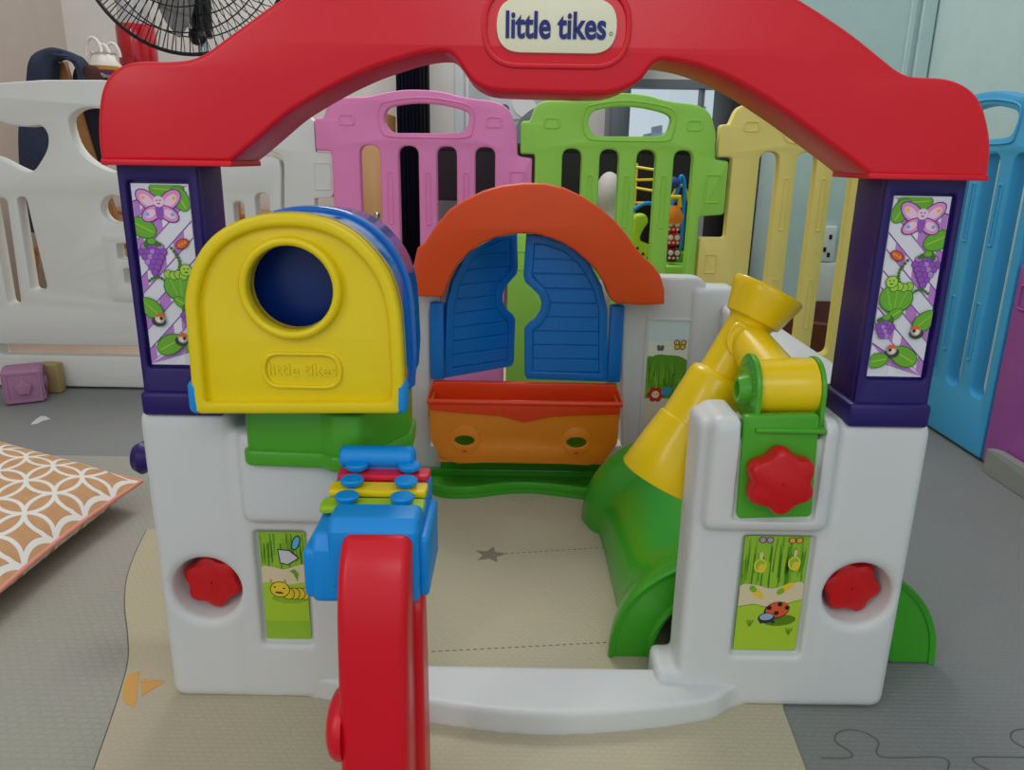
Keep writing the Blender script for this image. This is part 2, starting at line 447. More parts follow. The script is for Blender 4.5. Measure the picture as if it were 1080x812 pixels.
# raised medallion and name plate on the arch
def stadium(cx, cz, w_, h_, rot=0):
    r = h_; pts = rrect(-w_, w_, -h_, h_, h_*.98, 8)
    return [(cx+x, cz+z) for x, z in pts]
mc = P(587, 29, AY0); mcx, mcz = mc.x, mc.z
ring = upright([stadium(mcx, mcz, .067, .0345), stadium(mcx, mcz, .062, .0295)], AY0-.003, AY0+.003, .0015)
part('medallion_ring', ring, RED, part_arch)
CREAM = mat('cream_plastic', (240, 236, 205), .45)
NAVY = mat('navy_print', (22, 36, 120), .5)
npz = upright([stadium(mcx, mcz+.001, .0535, .0225)], AY0-.0035, AY0+.002, .001)
npl = part('name_plate', npz, CREAM, part_arch, 'cream oval plate with navy rounded lettering')
tx = text_bm('little tikes',   .0245, .0003, .00062)
tx = xf(tx, T(mcx-.001, AY0-.0042, mcz) @ XZ @ Matrix.Scale(.93, 4, (1, 0, 0)) @ Matrix.Scale(1.25, 4, (0, 1, 0)))
part('lettering', tx, NAVY, npl, 'navy rounded lettering', smooth=False)
tr = join(xf(plate([circ(0, 0, .0016, 14), circ(0, 0, .0012, 14)], .0004, .0001), T(mcx+.0485, AY0-.0042, mcz-.005) @ XZ))
part('registered_mark', tr, NAVY, npl)

# posts with stickers
PF, PB = .76, .828
def post(sgn):
    s = (lambda x: x) if sgn > 0 else mx_
    x0, x1 = .355, .432
    z0, z1 = .352, .612
    lo = sorted((s(x0), s(x1))); 
    sx0, sx1 = sorted((s(.366), s(.422)))
    sz0, sz1 = .405, .586
    shell = upright([rrect(lo[0], lo[1], z0, z1, .004), rrect(sx0-.003, sx1+.003, sz0-.003, sz1+.003, .006)], PF, PF+.012, .0025)
    body = box(lo[0]+.0005, lo[1]-.0005, PF+.006, PB, z0, z1, .003)
    ol = (.002 if sgn < 0 else .006); orr = (.006 if sgn < 0 else .002)
    foot = box(lo[0]-ol, lo[1]+orr, PF-.006, PB+.006, z0, z0+.026, .005)
    o = part('post', join(shell, body, foot), PURPLE, play)
    return o, (sx0, sx1, sz0, sz1)
def garden_shapes(flip):
    LIL, LILd, GR, GRd, LG = (190, 130, 205), (120, 62, 150), (110, 178, 50), (62, 120, 30), (170, 210, 60)
    PUR, PURd, PURl, PK, OR, WH = (150, 85, 185), (100, 50, 140), (185, 135, 210), (225, 130, 190), (225, 100, 50), (235, 232, 238)
    s = []
    # diagonal lilac bands with tiles
    for k in range(7):
        c0 = -.7+k*.66
        s.append((LIL, [(0, c0+1.0), (1, c0), (1, c0+.30), (0, c0+1.30)]))
        for j in range(3):
            u = .12+j*.36; s.append((WH, [(u, c0+1.0-u+.02), (u+.15, c0+.85-u+.02), (u+.15, c0+1.12-u), (u, c0+1.27-u)]))
        s.append((LILd, [(0, c0+.99), (1, c0-.01), (1, c0+.015), (0, c0+1.015)]))
        s.append((LILd, [(0, c0+1.29), (1, c0+.29), (1, c0+.305), (0, c0+1.305)]))
    def leaf(cx, cy, r, a=0):
        s.append((GRd, C2(cx, cy, r*1.06, 14, r*.72, a))); s.append((GR, C2(cx, cy, r, 14, r*.64, a)))
        s.append((LG, line2((cx-r*.8*math.cos(a), cy-r*.8*math.sin(a)), (cx+r*.8*math.cos(a), cy+r*.8*math.sin(a)), .02)))
    leaf(.62, .10, .30, .1); leaf(.84, .25, .22, 1.1); leaf(.12, .75, .25, .4)
    # butterfly with pink wings
    for sx in (-1, 1):
        for (dx, dy, r1, r2, a) in ((.19, -.10, .23, .13, -.7), (.15, .13, .18, .11, .55)):
            s.append((PURd, C2(.46+sx*dx, .38+dy, r1+.02, 14, r2+.02, a*sx)))
            s.append(((232, 150, 205), C2(.46+sx*dx, .38+dy, r1, 14, r2, a*sx)))
            s.append(((245, 205, 228), C2(.46+sx*(dx+.02), .38+dy, r1*.6, 12, r2*.6, a*sx)))
        s.append(((110, 180, 225), C2(.46+sx*.22, .52, .035)))
        s.append(((245, 190, 80), C2(.46+sx*.27, .24, .035)))
    s.append((PUR, C2(.46, .46, .075, 12, .16))); s.append(((240, 210, 232), C2(.46, .30, .095)))
    s.append((PURd, C2(.43, .28, .014))); s.append((PURd, C2(.49, .28, .014))); s.append(((190, 60, 110), C2(.46, .335, .03, 8, .015)))
    # grapes
    def grapes(cx, cy, rows=(4, 5, 4, 3, 2, 1), r=.062):
        for i, n in enumerate(rows):
            for j in range(n):
                x = cx+(j-(n-1)/2)*r*1.55; y = cy+i*r*1.45
                s.append((PURd, C2(x, y, r*1.1, 10))); s.append(((PUR, PURl)[(i+j) % 3 == 0], C2(x, y, r*.92, 10)))
        for a in (-1, 0, 1): s.append((GRd, C2(cx+a*.09, cy-.09-abs(a)*-.03, .085, 10, .045, a*.8-.4)))
        s.append((GR, C2(cx, cy-.1, .07, 10, .05)))
    grapes(.26, 1.08)
    for i in range(9):
        a = i*.17; s.append((GRd, C2(.60+.12*math.sin(a*2), 1.1+i*.055, .03, 8)))
    for i in range(7): s.append((GRd, C2(.15+i*.045, 1.68-.07*math.sin(i*.5), .028, 8)))
    # ladybird at the edge
    s.append(((130, 50, 20), C2(.80, 1.02, .135, 12, .085, -.5))); s.append((OR, C2(.80, 1.02, .115, 12, .068, -.5)))
    for d in (-.05, .0, .05): s.append(((235, 170, 60), C2(.80+d, 1.02-d*.5, .02, 8)))
    # green cabbage with a caterpillar
    s.append((GRd, C2(.70, 1.78, .31, 16, .27))); s.append((GR, C2(.70, 1.77, .29, 16, .25)))
    for k in (-1, 0, 1): s.append(((140, 200, 60), line2((.70+k*.06, 1.98), (.70+k*.18, 1.62), .02)))
    for i in range(4): s.append((GRd, C2(.50+i*.09, 1.56+.02*(i % 2), .085, 10))); s.append(((165, 210, 70), C2(.50+i*.09, 1.56+.02*(i % 2), .07, 10)))
    s.append((GRd, C2(.82, 1.48, .115, 12))); s.append(((180, 220, 80), C2(.82, 1.48, .10, 12)))
    s.append(((40, 60, 20), C2(.79, 1.46, .014))); s.append(((40, 60, 20), C2(.86, 1.46, .014))); s.append(((60, 90, 20), C2(.825, 1.52, .035, 8, .014)))
    leaf(.68, 2.06, .14, .6); leaf(.12, 2.18, .24, .7); grapes(.82, 2.22, (3, 4, 3, 2), .055)
    # small bugs on leaves
    for (x, y) in ((.24, 2.36), (.62, 2.72)):
        if y > 2.5: leaf(x-.22, y+.12, .26, -.5)
        s.append(((60, 70, 60), C2(x, y+.05, .13, 12, .10))); s.append(((180, 175, 180), C2(x+.02, y, .09)))
        s.append(((225, 110, 60), C2(x+.03, y-.05, .08, 10, .05))); s.append(((245, 220, 190), C2(x, y+.02, .05)))
        s.append(((40, 30, 30), C2(x+.05, y, .03)))
    leaf(.88, 2.92, .2, .2)
    if flip: s = [(c, [(1-u, v) for u, v in p]) for c, p in s]
    return s
for sgn in (-1, 1):
    o, (a, b, c, d) = post(sgn)
    y = PF+.0052
    pic = picture('garden_sticker', [(a, y, d), (b, y, d), (b, y, c), (a, y, c)], (226, 226, 232), garden_shapes(sgn > 0), o,
                  label='printed sticker of a pink butterfly, purple grapes and green leaves')

# white blow-moulded end walls (column + low panel + knob well), left one mirrored
CF, CB = .758, .87            # column front and back
def end_wall(sgn):
    s = (lambda x: x) if sgn > 0 else mx_
    def bx(x0, x1, *r, **k): a = sorted((s(x0), s(x1))); return box(a[0], a[1], *r, **k)
    colm = bx(.345, .443, CF, CB, 0, .357, bev=.014, seg=4)
    pan = bx(.198, .40, CF+.002, .822, 0, .356 if sgn > 0 else .335, bev=.010, seg=3)
    if sgn > 0:
        bump = bx(.207, .343, CF-.012, .826, .232, .362, bev=.012, seg=3)
        flange = bx(.174, .24, CF+.004, .82, 0, .046, bev=.007)
        adds = [colm, pan, bump, flange]
    else:
        bump = bx(.188, .338, CF-.010, .826, .232, .338, bev=.010, seg=3)
        adds = [colm, pan, bump, bx(.16, .24, CF+.004, .82, 0, .06, bev=.007)]
    wc = P(906, 629, CF) if sgn > 0 else P(217, 623, CF)
    well = lathe([(-.012, .050), (0, .0415), (.004, .039), (.03, .036), (.046, .028)], (wc.x, CF, wc.z), (0, 1, 0), 36)
    well2 = lathe([(-.02, .075), (.0015, .044), (.006, .036)], (wc.x, CF, wc.z), (0, 1, 0), 36)
    kz = [(787, 567), (855, 564), (839, 683), (771, 688)] if sgn > 0 else [(273, 559), (323, 563), (327, 677), (281, 670)]
    x0, x1, z0, z1 = mpic(kz, CF+.0094)
    rec = box(x0-.004, x1+.004, CF-.02, CF+.0125, z0-.004, z1+.004, .002)
    cuts = [well, well2, rec]
    if sgn > 0: cuts += [box(.237, .325, CF-.03, CF-.004, .247, .40, .004), box(.237, .325, CF-.03, .84, .338, .40, .004)]
    w_ = part('end_wall', molded(adds, cuts, .0026, 7), WHITE, play)
    return w_, wc
def mpic(px4, y):
    c = [P(a, b, y) for a, b in px4]
    return (c[0].x+c[3].x)/2, (c[1].x+c[2].x)/2, (c[2].z+c[3].z)/2, (c[0].z+c[1].z)/2
wr, wcr = end_wall(1); wl, wcl = end_wall(-1)
def knob(c, r, y0, depth, axis=(0, -1, 0), rot=0.0, name='knob', parent=None, lobes=6, m=REDK, amp=.085):
    bm = bmesh.new(); n = 72; prof = [(0, .93), (.3, 1.0), (.72, 1.0), (.92, .93), (1.0, .80)]
    rings = []
    for t, k in prof:
        rings.append([bm.verts.new((c[0]+r*k*(1-amp+amp*math.cos(lobes*(2*PI*i/n+rot)))*math.cos(2*PI*i/n), y0-depth*t, c[2]+r*k*(1-amp+amp*math.cos(lobes*(2*PI*i/n+rot)))*math.sin(2*PI*i/n))) for i in range(n)])
    for A, B in zip(rings, rings[1:]):
        for i in range(n): bm.faces.new((A[i], A[(i+1) % n], B[(i+1) % n], B[i]))
    bm.faces.new(rings[0]); bm.faces.new(rings[-1])
    bmesh.ops.recalc_face_normals(bm, faces=bm.faces[:])
    k = part(name, bm, m, parent)
    part('knob_pin', lathe([(0, .0016), (.0016, .0012)], (c[0], y0-depth-.0004, c[2]), (0, -1, 0), 12), m, k)
    return k
knob((wcr.x, 0, wcr.z), .034, .796, .022, parent=wr, rot=.1)
knob((wcl.x, 0, wcl.z), .034, .796, .022, parent=wl, rot=.35)

# meadow stickers on the low panels
def meadow(kind):
    G1, G2, G3, SO, SOd = (120, 180, 40), (70, 130, 20), (170, 205, 50), (222, 205, 168), (196, 178, 140)
    s = [((150, 195, 50), [(0, 0), (1, 0), (1, 1.02), (0, 1.02)])]
    rr = random.Random(kind)
    for i in range(46):
        u = rr.random(); v = rr.random()*.35; h = .35+rr.random()*.4
        c = (G1, G2, (150, 200, 60), (95, 160, 30))[i % 4]
        s.append((c, [(u-.012, min(1.0, v+h)), (u+.012, min(1.0, v+h)), (u+.05*(rr.random()-.5)+.008, v), (u+.05*(rr.random()-.5), v)]))
    s.append((SO, smooth([(0, .86), (.25, .84), (.5, .9), (.75, .82), (1, .80), (1, 1.3), (0, 1.3)], 3)))
    if kind == 1:
        s.append(((130, 170, 20), [(0, 1.22), (.25, 1.17), (.45, 1.22), (.7, 1.17), (1, 1.08), (1, 2.0), (0, 2.0)]))
        s.append((G3, [(0, 1.24), (.25, 1.19), (.45, 1.24), (.7, 1.19), (1, 1.10), (1, 2.0), (0, 2.0)]))
        for x, y in ((.28, .50), (.80, .45)):
            s.append(((225, 215, 60), C2(x, y, .10, 12, .12))); s.append(((150, 190, 50), C2(x, y, .075, 12, .095)))
            s.append(((235, 200, 60), C2(x+.03, y+.05, .06, 10, .08))); s.append(((225, 205, 150), C2(x, y-.17, .03, 8, .07)))
        for x, y, a in ((.28, .98, .8), (.72, .88, -.7)):
            s.append(((240, 200, 50), C2(x, y, .14, 12, .055, a))); s.append(((120, 180, 40), C2(x-.1*math.cos(a), y-.1*math.sin(a), .07, 10, .05, a)))
        for x, c in ((.33, (190, 150, 200)), (.78, (235, 170, 60))):
            for dx in (-1, 1): s.append(((90, 60, 60), C2(x+dx*.055, .06, .06, 10, .055))); s.append((c, C2(x+dx*.055, .06, .045, 10, .042)))
        s.append(((95, 130, 20), C2(.68, 1.46, .26, 16, .10, -.1)))
        s.append(((40, 30, 30), C2(.62, 1.28, .205, 16, .15, -.35))); s.append(((225, 90, 45), C2(.63, 1.27, .19, 16, .135, -.35)))
        for x, y in ((.50, 1.24), (.62, 1.33), (.66, 1.17), (.78, 1.23)): s.append(((45, 30, 30), C2(x, y, .04, 10)))
        s.append(((45, 50, 65), C2(.47, 1.42, .135, 14, .095, -.15))); s.append(((150, 175, 200), C2(.47, 1.40, .11, 14, .06, -.15)))
        for x in (.40, .58): s.append(((50, 50, 60), C2(x, 1.49, .035, 8)))
        for x, y in ((.22, 1.58), (.85, 1.72)):
            for d in (-.05, 0, .05): s.append(((95, 150, 30), line2((x, y), (x+d, y-.12), .02)))
    elif kind == 2:
        s.append((G3, [(0, 1.24), (.3, 1.22), (.6, 1.28), (1, 1.20), (1, 2.2), (0, 2.2)]))
        s.append(((140, 185, 35), C2(.6, 1.62, .42, 16, .13)))
        s.append(((60, 50, 50), C2(.80, .25, .09, 12, .19, .35))); s.append(((90, 185, 220), C2(.80, .25, .065, 12, .16, .35)))
        s.append(((70, 60, 60), [(.38, .40), (.66, .42), (.86, .62), (.60, .80), (.42, .76)]))
        s.append(((205, 205, 208), [(.41, .43), (.64, .45), (.82, .62), (.59, .77), (.44, .73)]))
        s.append(((110, 165, 35), [(.62, .95), (.72, .88), (.82, 1.0), (.78, 1.2), (.70, 1.0)]))
        for x in (.92, .80, .68, .56): s.append(((90, 70, 20), C2(x, 1.50, .145, 14, .155))); s.append(((228, 200, 45), C2(x, 1.50, .125, 14, .135)))
        s.append(((90, 70, 20), C2(.38, 1.40, .225, 16, .20))); s.append(((235, 208, 50), C2(.38, 1.40, .205, 16, .18)))
        for dx in (-.17, .14): s.append(((200, 170, 40), C2(.36+dx, 1.2, .03, 8, .06)))
        s.append(((50, 35, 15), C2(.27, 1.34, .022))); s.append(((50, 35, 15), C2(.47, 1.37, .022))); s.append(((110, 50, 20), C2(.36, 1.48, .10, 10, .028, .1)))
    return s
sy = CF+.0094
x0, x1, z0, z1 = mpic([(787, 567), (855, 564), (839, 683), (771, 688)], sy)
picture('meadow_sticker', [(x0, sy, z1), (x1, sy, z1), (x1, sy, z0), (x0, sy, z0)], (150, 195, 50), meadow(1), wr, label='printed sticker of a ladybird on a grassy bank')
x0, x1, z0, z1 = mpic([(273, 559), (323, 563), (327, 677), (281, 670)], sy)
picture('meadow_sticker', [(x0, sy, z1), (x1, sy, z1), (x1, sy, z0), (x0, sy, z0)], (150, 195, 50), meadow(2), wl, label='printed sticker of a smiling yellow caterpillar and a garden trowel')

# threshold bowed towards the camera
fr = [G(*p) for p in [(812, 744), (790, 751), (750, 760), (700, 769), (640, 775), (580, 777.5), (520, 774), (470, 767), (420, 759), (360, 750), (335, 745)]]
pl = [(.30, .766), (.265, .758)]+[(v.x, v.y) for v in fr[2:-2]]+[(-.20, .755), (-.25, .766)]
pl = smooth(pl, 4, closed=False)+[(-.18, .79), (.25, .79)]
th1 = prism(pl, 0, .031)
tri = molded([th1], [], .0026, 10)
part('threshold', tri, WHITE, play)

# side walls
for sgn in (-1, 1):
    s = (lambda x: x) if sgn > 0 else mx_
    a = sorted((s(.385), s(.437)))
    sw = sideplate([rnd([(.84, .0), (1.43, .0), (1.43, .362), (.84, .357)], .012)], a[0], a[1], .010, 3)
    o = part('side_wall', sw, WHITE, play)
    b = sorted((s(.332), s(.415)))
    part('corner_pillar', box(b[0], b[1], 1.41, 1.48, 0, .392, .014, 4), WHITE, play)
    if sgn < 0:
        c = P(139, 478, .98)
        lk = part('side_knob', lathe([(0, .008), (.100, .008), (.104, .017), (.118, .023), (.128, .018), (.130, .006)], (a[0]+.001, .98, c.z-.006), (-1, 0, 0), 28), PURPLE, o, 'purple round knob')
        part('knob_shank', lathe([(0, .012), (.102, .012), (.104, .009)], (a[0]+.002, .965, c.z-.028), (-1, 0, 0), 20), SKY, lk)

# back wall of the playset with window, awning, shutters, planter and tray
BY = 1.42
def bpz(l): return pz(l, BY)
bR = P(738, 400, BY).x; bL = mx_(bR)
arc = [P(x, y, BY) for x, y in [(690, 300), (665, 262), (633, 229), (597, 208), (553, 202), (509, 211), (473, 231), (447, 265)]]
zs_ = P(720, 292, BY).z
outl = [(bR, 0.0), (bR, zs_), (.262, zs_)]+[(p.x, p.z) for p in arc]+[(-.195, zs_), (bL, zs_), (bL, 0)]
outl = rnd(outl, [.004, .03, 0]+[0]*8+[0, .03, .004])
hole_px = [(655, 470), (655, 330), (640, 300), (628, 286), (606, 264), (580, 251), (553, 246), (522, 251), (495, 266), (478, 286), (466, 309), (454, 330), (454, 470)]
outer = upright([outl, bpz(hole_px)], BY, BY+.045, .008, 3)
bw = part('back_wall', outer, WHITE, play)
stl = [(685, 338), (734, 338), (728, 470), (680, 470)]
ys = BY-.0004
def flowers():
    s = [((232, 240, 220), [(0, .45), (1, .45), (1, 1.0), (0, 1.0)]), ((215, 232, 232), [(0, 0), (1, 0), (1, .45), (0, .45)])]
    rr = random.Random(7)
    s.append(((95, 160, 35), smooth([(0, .86), (.1, .80), (.25, .75), (.45, .76), (.7, .78), (.9, .88), (1, .95), (1, 1.75), (0, 1.75)], 3)))
    for i in range(52):
        u = rr.random(); v = .80+rr.random()*.5; h = .25+rr.random()*.35
        c = ((130, 190, 45), (60, 120, 20), (150, 205, 60))[i % 3]
        s.append((c, [(u-.012, min(1.75, v+h)), (u+.014, min(1.75, v+h)), (u+.04*(rr.random()-.5), v)]))
    s.append(((225, 215, 190), [(0, 1.75), (1, 1.75), (1, 2.6), (0, 2.6)]))
    for x, y, c, r in ((.28, .60, (120, 110, 130), .05), (.70, .52, (240, 190, 80), .09)):
        for dx, dy in ((-1, -.6), (1, -.6), (-.8, .7), (.8, .7)): s.append(((70, 50, 50), C2(x+dx*r*.8, y+dy*r*.8, r*.75, 10))); s.append((c, C2(x+dx*r*.8, y+dy*r*.8, r*.55, 10)))
    for k in range(6): s.append(((200, 45, 40), C2(.24+.11*math.cos(k*PI/3), 1.66+.11*math.sin(k*PI/3), .075, 10)))
    s.append(((245, 225, 180), C2(.24, 1.66, .085))); s.append(((60, 40, 30), C2(.21, 1.65, .014))); s.append(((60, 40, 30), C2(.27, 1.65, .014)))
    s.append(((60, 160, 210), C2(.48, 1.58, .13, 12, .08, -.5)))
    return s
c = [P(a, b, ys) for a, b in stl]
part('sticker_frame', upright([rrect(c[0].x-.006, c[1].x+.006, c[2].z-.006, c[0].z+.006, .004), rrect(c[0].x, c[1].x, c[2].z, c[0].z, .003)], BY-.003, BY+.004, .001), WHITE, bw)
picture('flower_sticker', [(c[0].x, ys, c[0].z), (c[1].x, ys, c[0].z), (c[1].x, ys, c[2].z), (c[0].x, ys, c[2].z)], (232, 240, 235), flowers(), bw, label='printed sticker of butterflies over tall grass and a red flower')
aw_o = [(436, 313), (434, 290), (440, 262), (447, 257), (458, 240), (473, 222), (490, 211), (509, 202), (530, 196), (553, 193.5), (575, 194), (597, 199), (616, 208), (633, 219.5), (650, 234), (663, 250), (672, 263), (681, 273), (690, 281), (697, 291), (701, 306), (701, 321)]
aw_i = [(676, 322), (650, 320), (645, 317), (642, 311), (638, 300), (628, 284), (618, 274), (606, 264), (594, 256.5), (580, 251), (567, 247.5), (553, 246), (537, 247.5), (522, 251), (508, 257), (495, 266), (486, 275), (478, 287), (472, 300), (467, 313)]
awn = upright([pz(aw_o, BY-.05)+pz(aw_i, BY-.05)], BY-.05, BY+.006, .004, 3)
part('awning', awn, ORG, bw, 'orange arched awning over the window')

def span(poly, z):
    xs_ = []
    for i in range(len(poly)):
        (xa, za), (xb, zb) = poly[i], poly[(i+1) % len(poly)]
        if (za <= z < zb) or (zb <= z < za): xs_.append(xa+(z-za)/(zb-za)*(xb-xa))
    return (min(xs_), max(xs_)) if len(xs_) >= 2 else None
hingeX = P(649, 360, BY).x
leaf_px = [(555, 246.5), (575, 248), (597, 254), (619, 273), (634, 300), (640, 325), (640, 401), (556, 398), (553, 393), (553, 346), (557, 340), (564, 335), (570, 326), (571, 318), (568, 310), (560, 302), (554, 297), (552, 290)]
leafp = [(x-hingeX, z) for x, z in bpz(leaf_px)]
def shutter(sgn, ang):
    hx = hingeX if sgn > 0 else P(461, 360, BY).x
    lp = leafp; inner = shrink(lp, .016)
    M_ = T(hx, BY-.006, 0) @ Matrix.Rotation(ang, 4, 'Z') @ (Matrix.Identity(4) if sgn > 0 else Matrix.Scale(-1, 4, (1, 0, 0)))
    base = upright([lp], -.003, .006, .002)
    rim = upright([lp, inner], -.007, .004, .0022)
    zs = [z for _, z in inner]; zmin, zmax = min(zs), max(zs)
    boards = []
    n = 9; h = (zmax-zmin)/n
    for i in range(n):
        za, zb = zmin+i*h+.0008, zmin+(i+1)*h-.0008
        if i == 0: za += .0015
        a, b = span(inner, za), span(inner, zb-.0004)
        mid = span(inner, (za+zb)/2)
        if not a or not b or b[1]-b[0] < .01: continue
        l = max(a[0], b[0]) if mid is None else None
        boards.append(upright([[(a[0], za), (a[1], za), (mid[1], (za+zb)/2), (b[1], zb), (b[0], zb), (mid[0], (za+zb)/2)]], -.0055, .003, .0012, 1))
    bm = join(base, rim, *boards)
    bm = xf(bm, M_)
    if sgn < 0: bmesh.ops.reverse_faces(bm, faces=bm.faces[:])
    o = part('shutter', bm, BLUE, bw, 'blue louvred shutter standing ajar' if sgn < 0 else 'blue louvred shutter standing closed', ang=30)
    x0 = min(hx+sgn*.002-(.011 if sgn > 0 else .009), 9)
    hz0, hz1 = P(0, 0, 1).z*0+P(648, 402, BY).z, P(655, 321, BY).z
    xa, xb = sorted((hx-sgn*.014, hx+sgn*.012))
    part('hinge_strip', join(box(xa, xb, BY-.012, BY+.01, hz0, hz1, .004), lathe([(0, .0012), (.001, .0012)], ((xa+xb)/2, BY-.0122, hz1-.02), (0, -1, 0), 8)), BLUE, o)
shutter(1, 0); shutter(-1, math.radians(33))

# planter bin (clear amber front with two eye-shaped openings)
pY = 1.34
def eye(cx, cy):
    c = P(cx, cy, pY); return [(c.x+.019*math.cos(a), c.z+(.0095 if math.sin(a) > 0 else .012)*math.sin(a)) for a in [2*PI*k/20 for k in range(20)]]
fo = pz([(453, 424), (654, 430), (651, 468), (640, 484), (622, 491), (545, 487), (483, 489), (464, 481), (454, 464)], pY)
front = upright([rnd(fo, .008), eye(490, 463.5), eye(608, 466)], pY, pY+.004, .0015)
sx0, sx1 = fo[0][0], fo[1][0]; szt = fo[0][1]; szb = P(545, 489, pY).z
sides = join(box(sx0+.001, sx0+.004, pY+.003, BY+.002, szb+.045, szt), box(sx1-.004, sx1-.001, pY+.003, BY+.002, szb+.045, szt), box(sx0+.012, sx1-.012, pY+.003, BY, szb, szb+.004))
bin_ = part('planter_bin', join(front, sides), AMB, bw, 'clear amber planter bin with two eye-shaped openings')
rim = join(*[tube([(sx0-.003, BY+.004, szt+.002), (sx0-.003, pY-.002, szt+.002), (sx1+.003, pY-.002, szt+.002), (sx1+.003, BY+.004, szt+.002)], .0052, 10)])
rb = box(sx0-.002, sx1+.002, BY-.012, BY+.003, szt-.03, P(550, 402, BY).z, .003)
apron = upright([smooth([(sx0, szt+.002), (sx1, szt+.002), (sx1, szt-.016), (sx1-.07, szt-.020), ((sx0+sx1)/2+.045, szt-.024), ((sx0+sx1)/2, szt-.036), ((sx0+sx1)/2-.045, szt-.024), (sx0+.07, szt-.020), (sx0, szt-.014)], 1)], pY-.0035, pY+.001, .001)
part('bin_rim', join(rim, rb, apron), REDO, bin_, 'red-orange rim of the bin')
for cx, cy in ((490, 464), (608, 466)):
    c = P(cx, cy, pY); 
    part('eye_disc', upright([circ(c.x, c.z+.001, .028), eye(cx, cy)], pY-.0015, pY+.0005, .0005), AMB, bin_)
    part('eye_dot', upright([circ(c.x, c.z-.022, .005, 14, .0017)], pY-.002, pY, .0004), REDK, bin_, 'small red dot under the opening')
for sx in (sx0-.004, sx1+.004):
    part('bin_clip', box(sx-.006, sx+.006, BY-.02, BY+.005, szt-.05, szt-.005, .002), mat('amber_solid_plastic', (235, 140, 40), .3), bin_)
# green tray at the foot
tp = [G(x, y) for x, y in [(442, 512), (452, 521), (470, 527), (500, 527), (530, 523), (560, 522), (590, 525), (620, 529), (640, 529)]]
tl = smooth([(v.x, v.y) for v in tp], 3, closed=False)+[(.19, 1.415), (-.18, 1.415)]
tin = shrink(tl, .010)
part('tray', join(upright([rrect(sx0+.012, sx1-.012, .01, .098, .008)], BY-.010, BY+.002, .002), flat([tl], 0, .012, .003), flat([tl, tin], .008, .026, .003)), GRND, play, 'green wavy-edged tray at the foot of the back wall')

# crawl tunnel
cxh = (G(643, 692).x+G(979, 697).x)/2
st = [(.846, .205, .150, 0), (.85, .206, .152, 0), (.862, .204, .150, 0), (.885, .198, .146, 0), (.905, .187, .140, 0), (.915, .182, .136, 0), (.96, .180, .135, 0), (1.05, .180, .135, 0), (1.15, .180, .135, 0), (1.185, .183, .138, 0), (1.20, .195, .150, 0), (1.225, .204, .162, 0), (1.245, .207, .166, 0), (1.25, .206, .165, 0)]
def barrel(k, th, first=0, last=None, e=2.35):
    bm = bmesh.new(); rows = []
    n = 40
    for (y, rx, rz, dz) in st[first:last]:
        row = []
        for i in range(n+1):
            a = PI*i/n; ca, sa = math.cos(a), math.sin(a)
            x = -math.copysign(abs(ca)**(2/e), ca); z = abs(sa)**(2/e)
            row.append(bm.verts.new((cxh+(rx-k)*x, y, (rz-k)*z+.001)))
        rows.append(row)
    for A, B in zip(rows, rows[1:]):
        for i in range(n): bm.faces.new((A[i], A[i+1], B[i+1], B[i]))
    return bm
def solid(bm, th):
    o = bpy.data.objects.new('s', bpy.data.meshes.new('s')); COL.objects.link(o)
    bmesh.ops.recalc_face_normals(bm, faces=bm.faces[:]); bm.to_mesh(o.data); bm.free()
    q = o.modifiers.new('q', 'SOLIDIFY'); q.thickness = th; q.offset = 0
    return ev_mesh(o)
tn = part('crawl_tunnel', solid(barrel(0, .006), .007), GRND, play, 'green arched crawl tunnel under the right side wall', ang=60)
e = 2.35
pts = [(cxh-.155*math.copysign(abs(math.cos(PI*i/24))**(2/e), math.cos(PI*i/24)), .852, .112*abs(math.sin(PI*i/24))**(2/e)+.004) for i in range(25)]
part('tunnel_rim', tube(pts, .006, 8), GRND, tn)
# front face of the flange: band between outer arch and inner opening
def band(y):
    bm = bmesh.new(); A = []; B = []
    for i in range(41):
        a = PI*i/40; ca, sa = math.cos(a), math.sin(a)
        x = -math.copysign(abs(ca)**(2/e), ca); z = abs(sa)**(2/e)
        A.append(bm.verts.new((cxh+.203*x, y, .149*z+.002))); B.append(bm.verts.new((cxh+.155*x, y, .112*z+.002)))
    for i in range(40): bm.faces.new((A[i], A[i+1], B[i+1], B[i]))
    return bm
part('tunnel_end', solid(band(.851), .004), GRND, tn)

# mailbox on the left panel
MY0, MY1 = .70, .868
mo = pz([(205, 436.5), (203, 420), (196, 340), (194.5, 320), (197, 300), (204, 277), (217, 256), (236, 240), (262, 229), (292, 224.5), (322, 226), (352, 234), (378, 250), (400, 274), (414, 300), (422, 335), (426, 400), (425, 436.5)], MY0)
mo = rnd([mo[-1]]+smooth(mo[:-1], 3, closed=False)[:0]+[mo[0]], 0)[:0]+rnd([mo[-1], mo[0]]+smooth(mo[1:-1], 3, closed=False), [.006, .006]+[0]*200) if False else clean([(mo[-1][0]-.006, mo[-1][1]), (mo[0][0]+.006, mo[0][1]), (mo[0][0]+.001, mo[0][1]+.003)]+smooth(mo[1:-1], 3, closed=False)+[(mo[-1][0]-.001, mo[-1][1]+.003)])
mo_in = shrink(mo, .012)
hc = P(305.5, 305, MY0)
mail = part('mailbox', join(upright([mo, circ(hc.x, hc.z, .0395, 40)], MY0+.006, MY0+.024, .003),
                            upright([mo, mo_in], MY0-.002, MY0+.020, .004, 3),
                            upright([circ(hc.x, hc.z, .0475, 40), circ(hc.x, hc.z, .0395, 40)], MY0-.003, MY0+.02, .0038, 3)), YELB, play, 'yellow arched mailbox front with a round opening')
pc = P(317, 392, MY0)
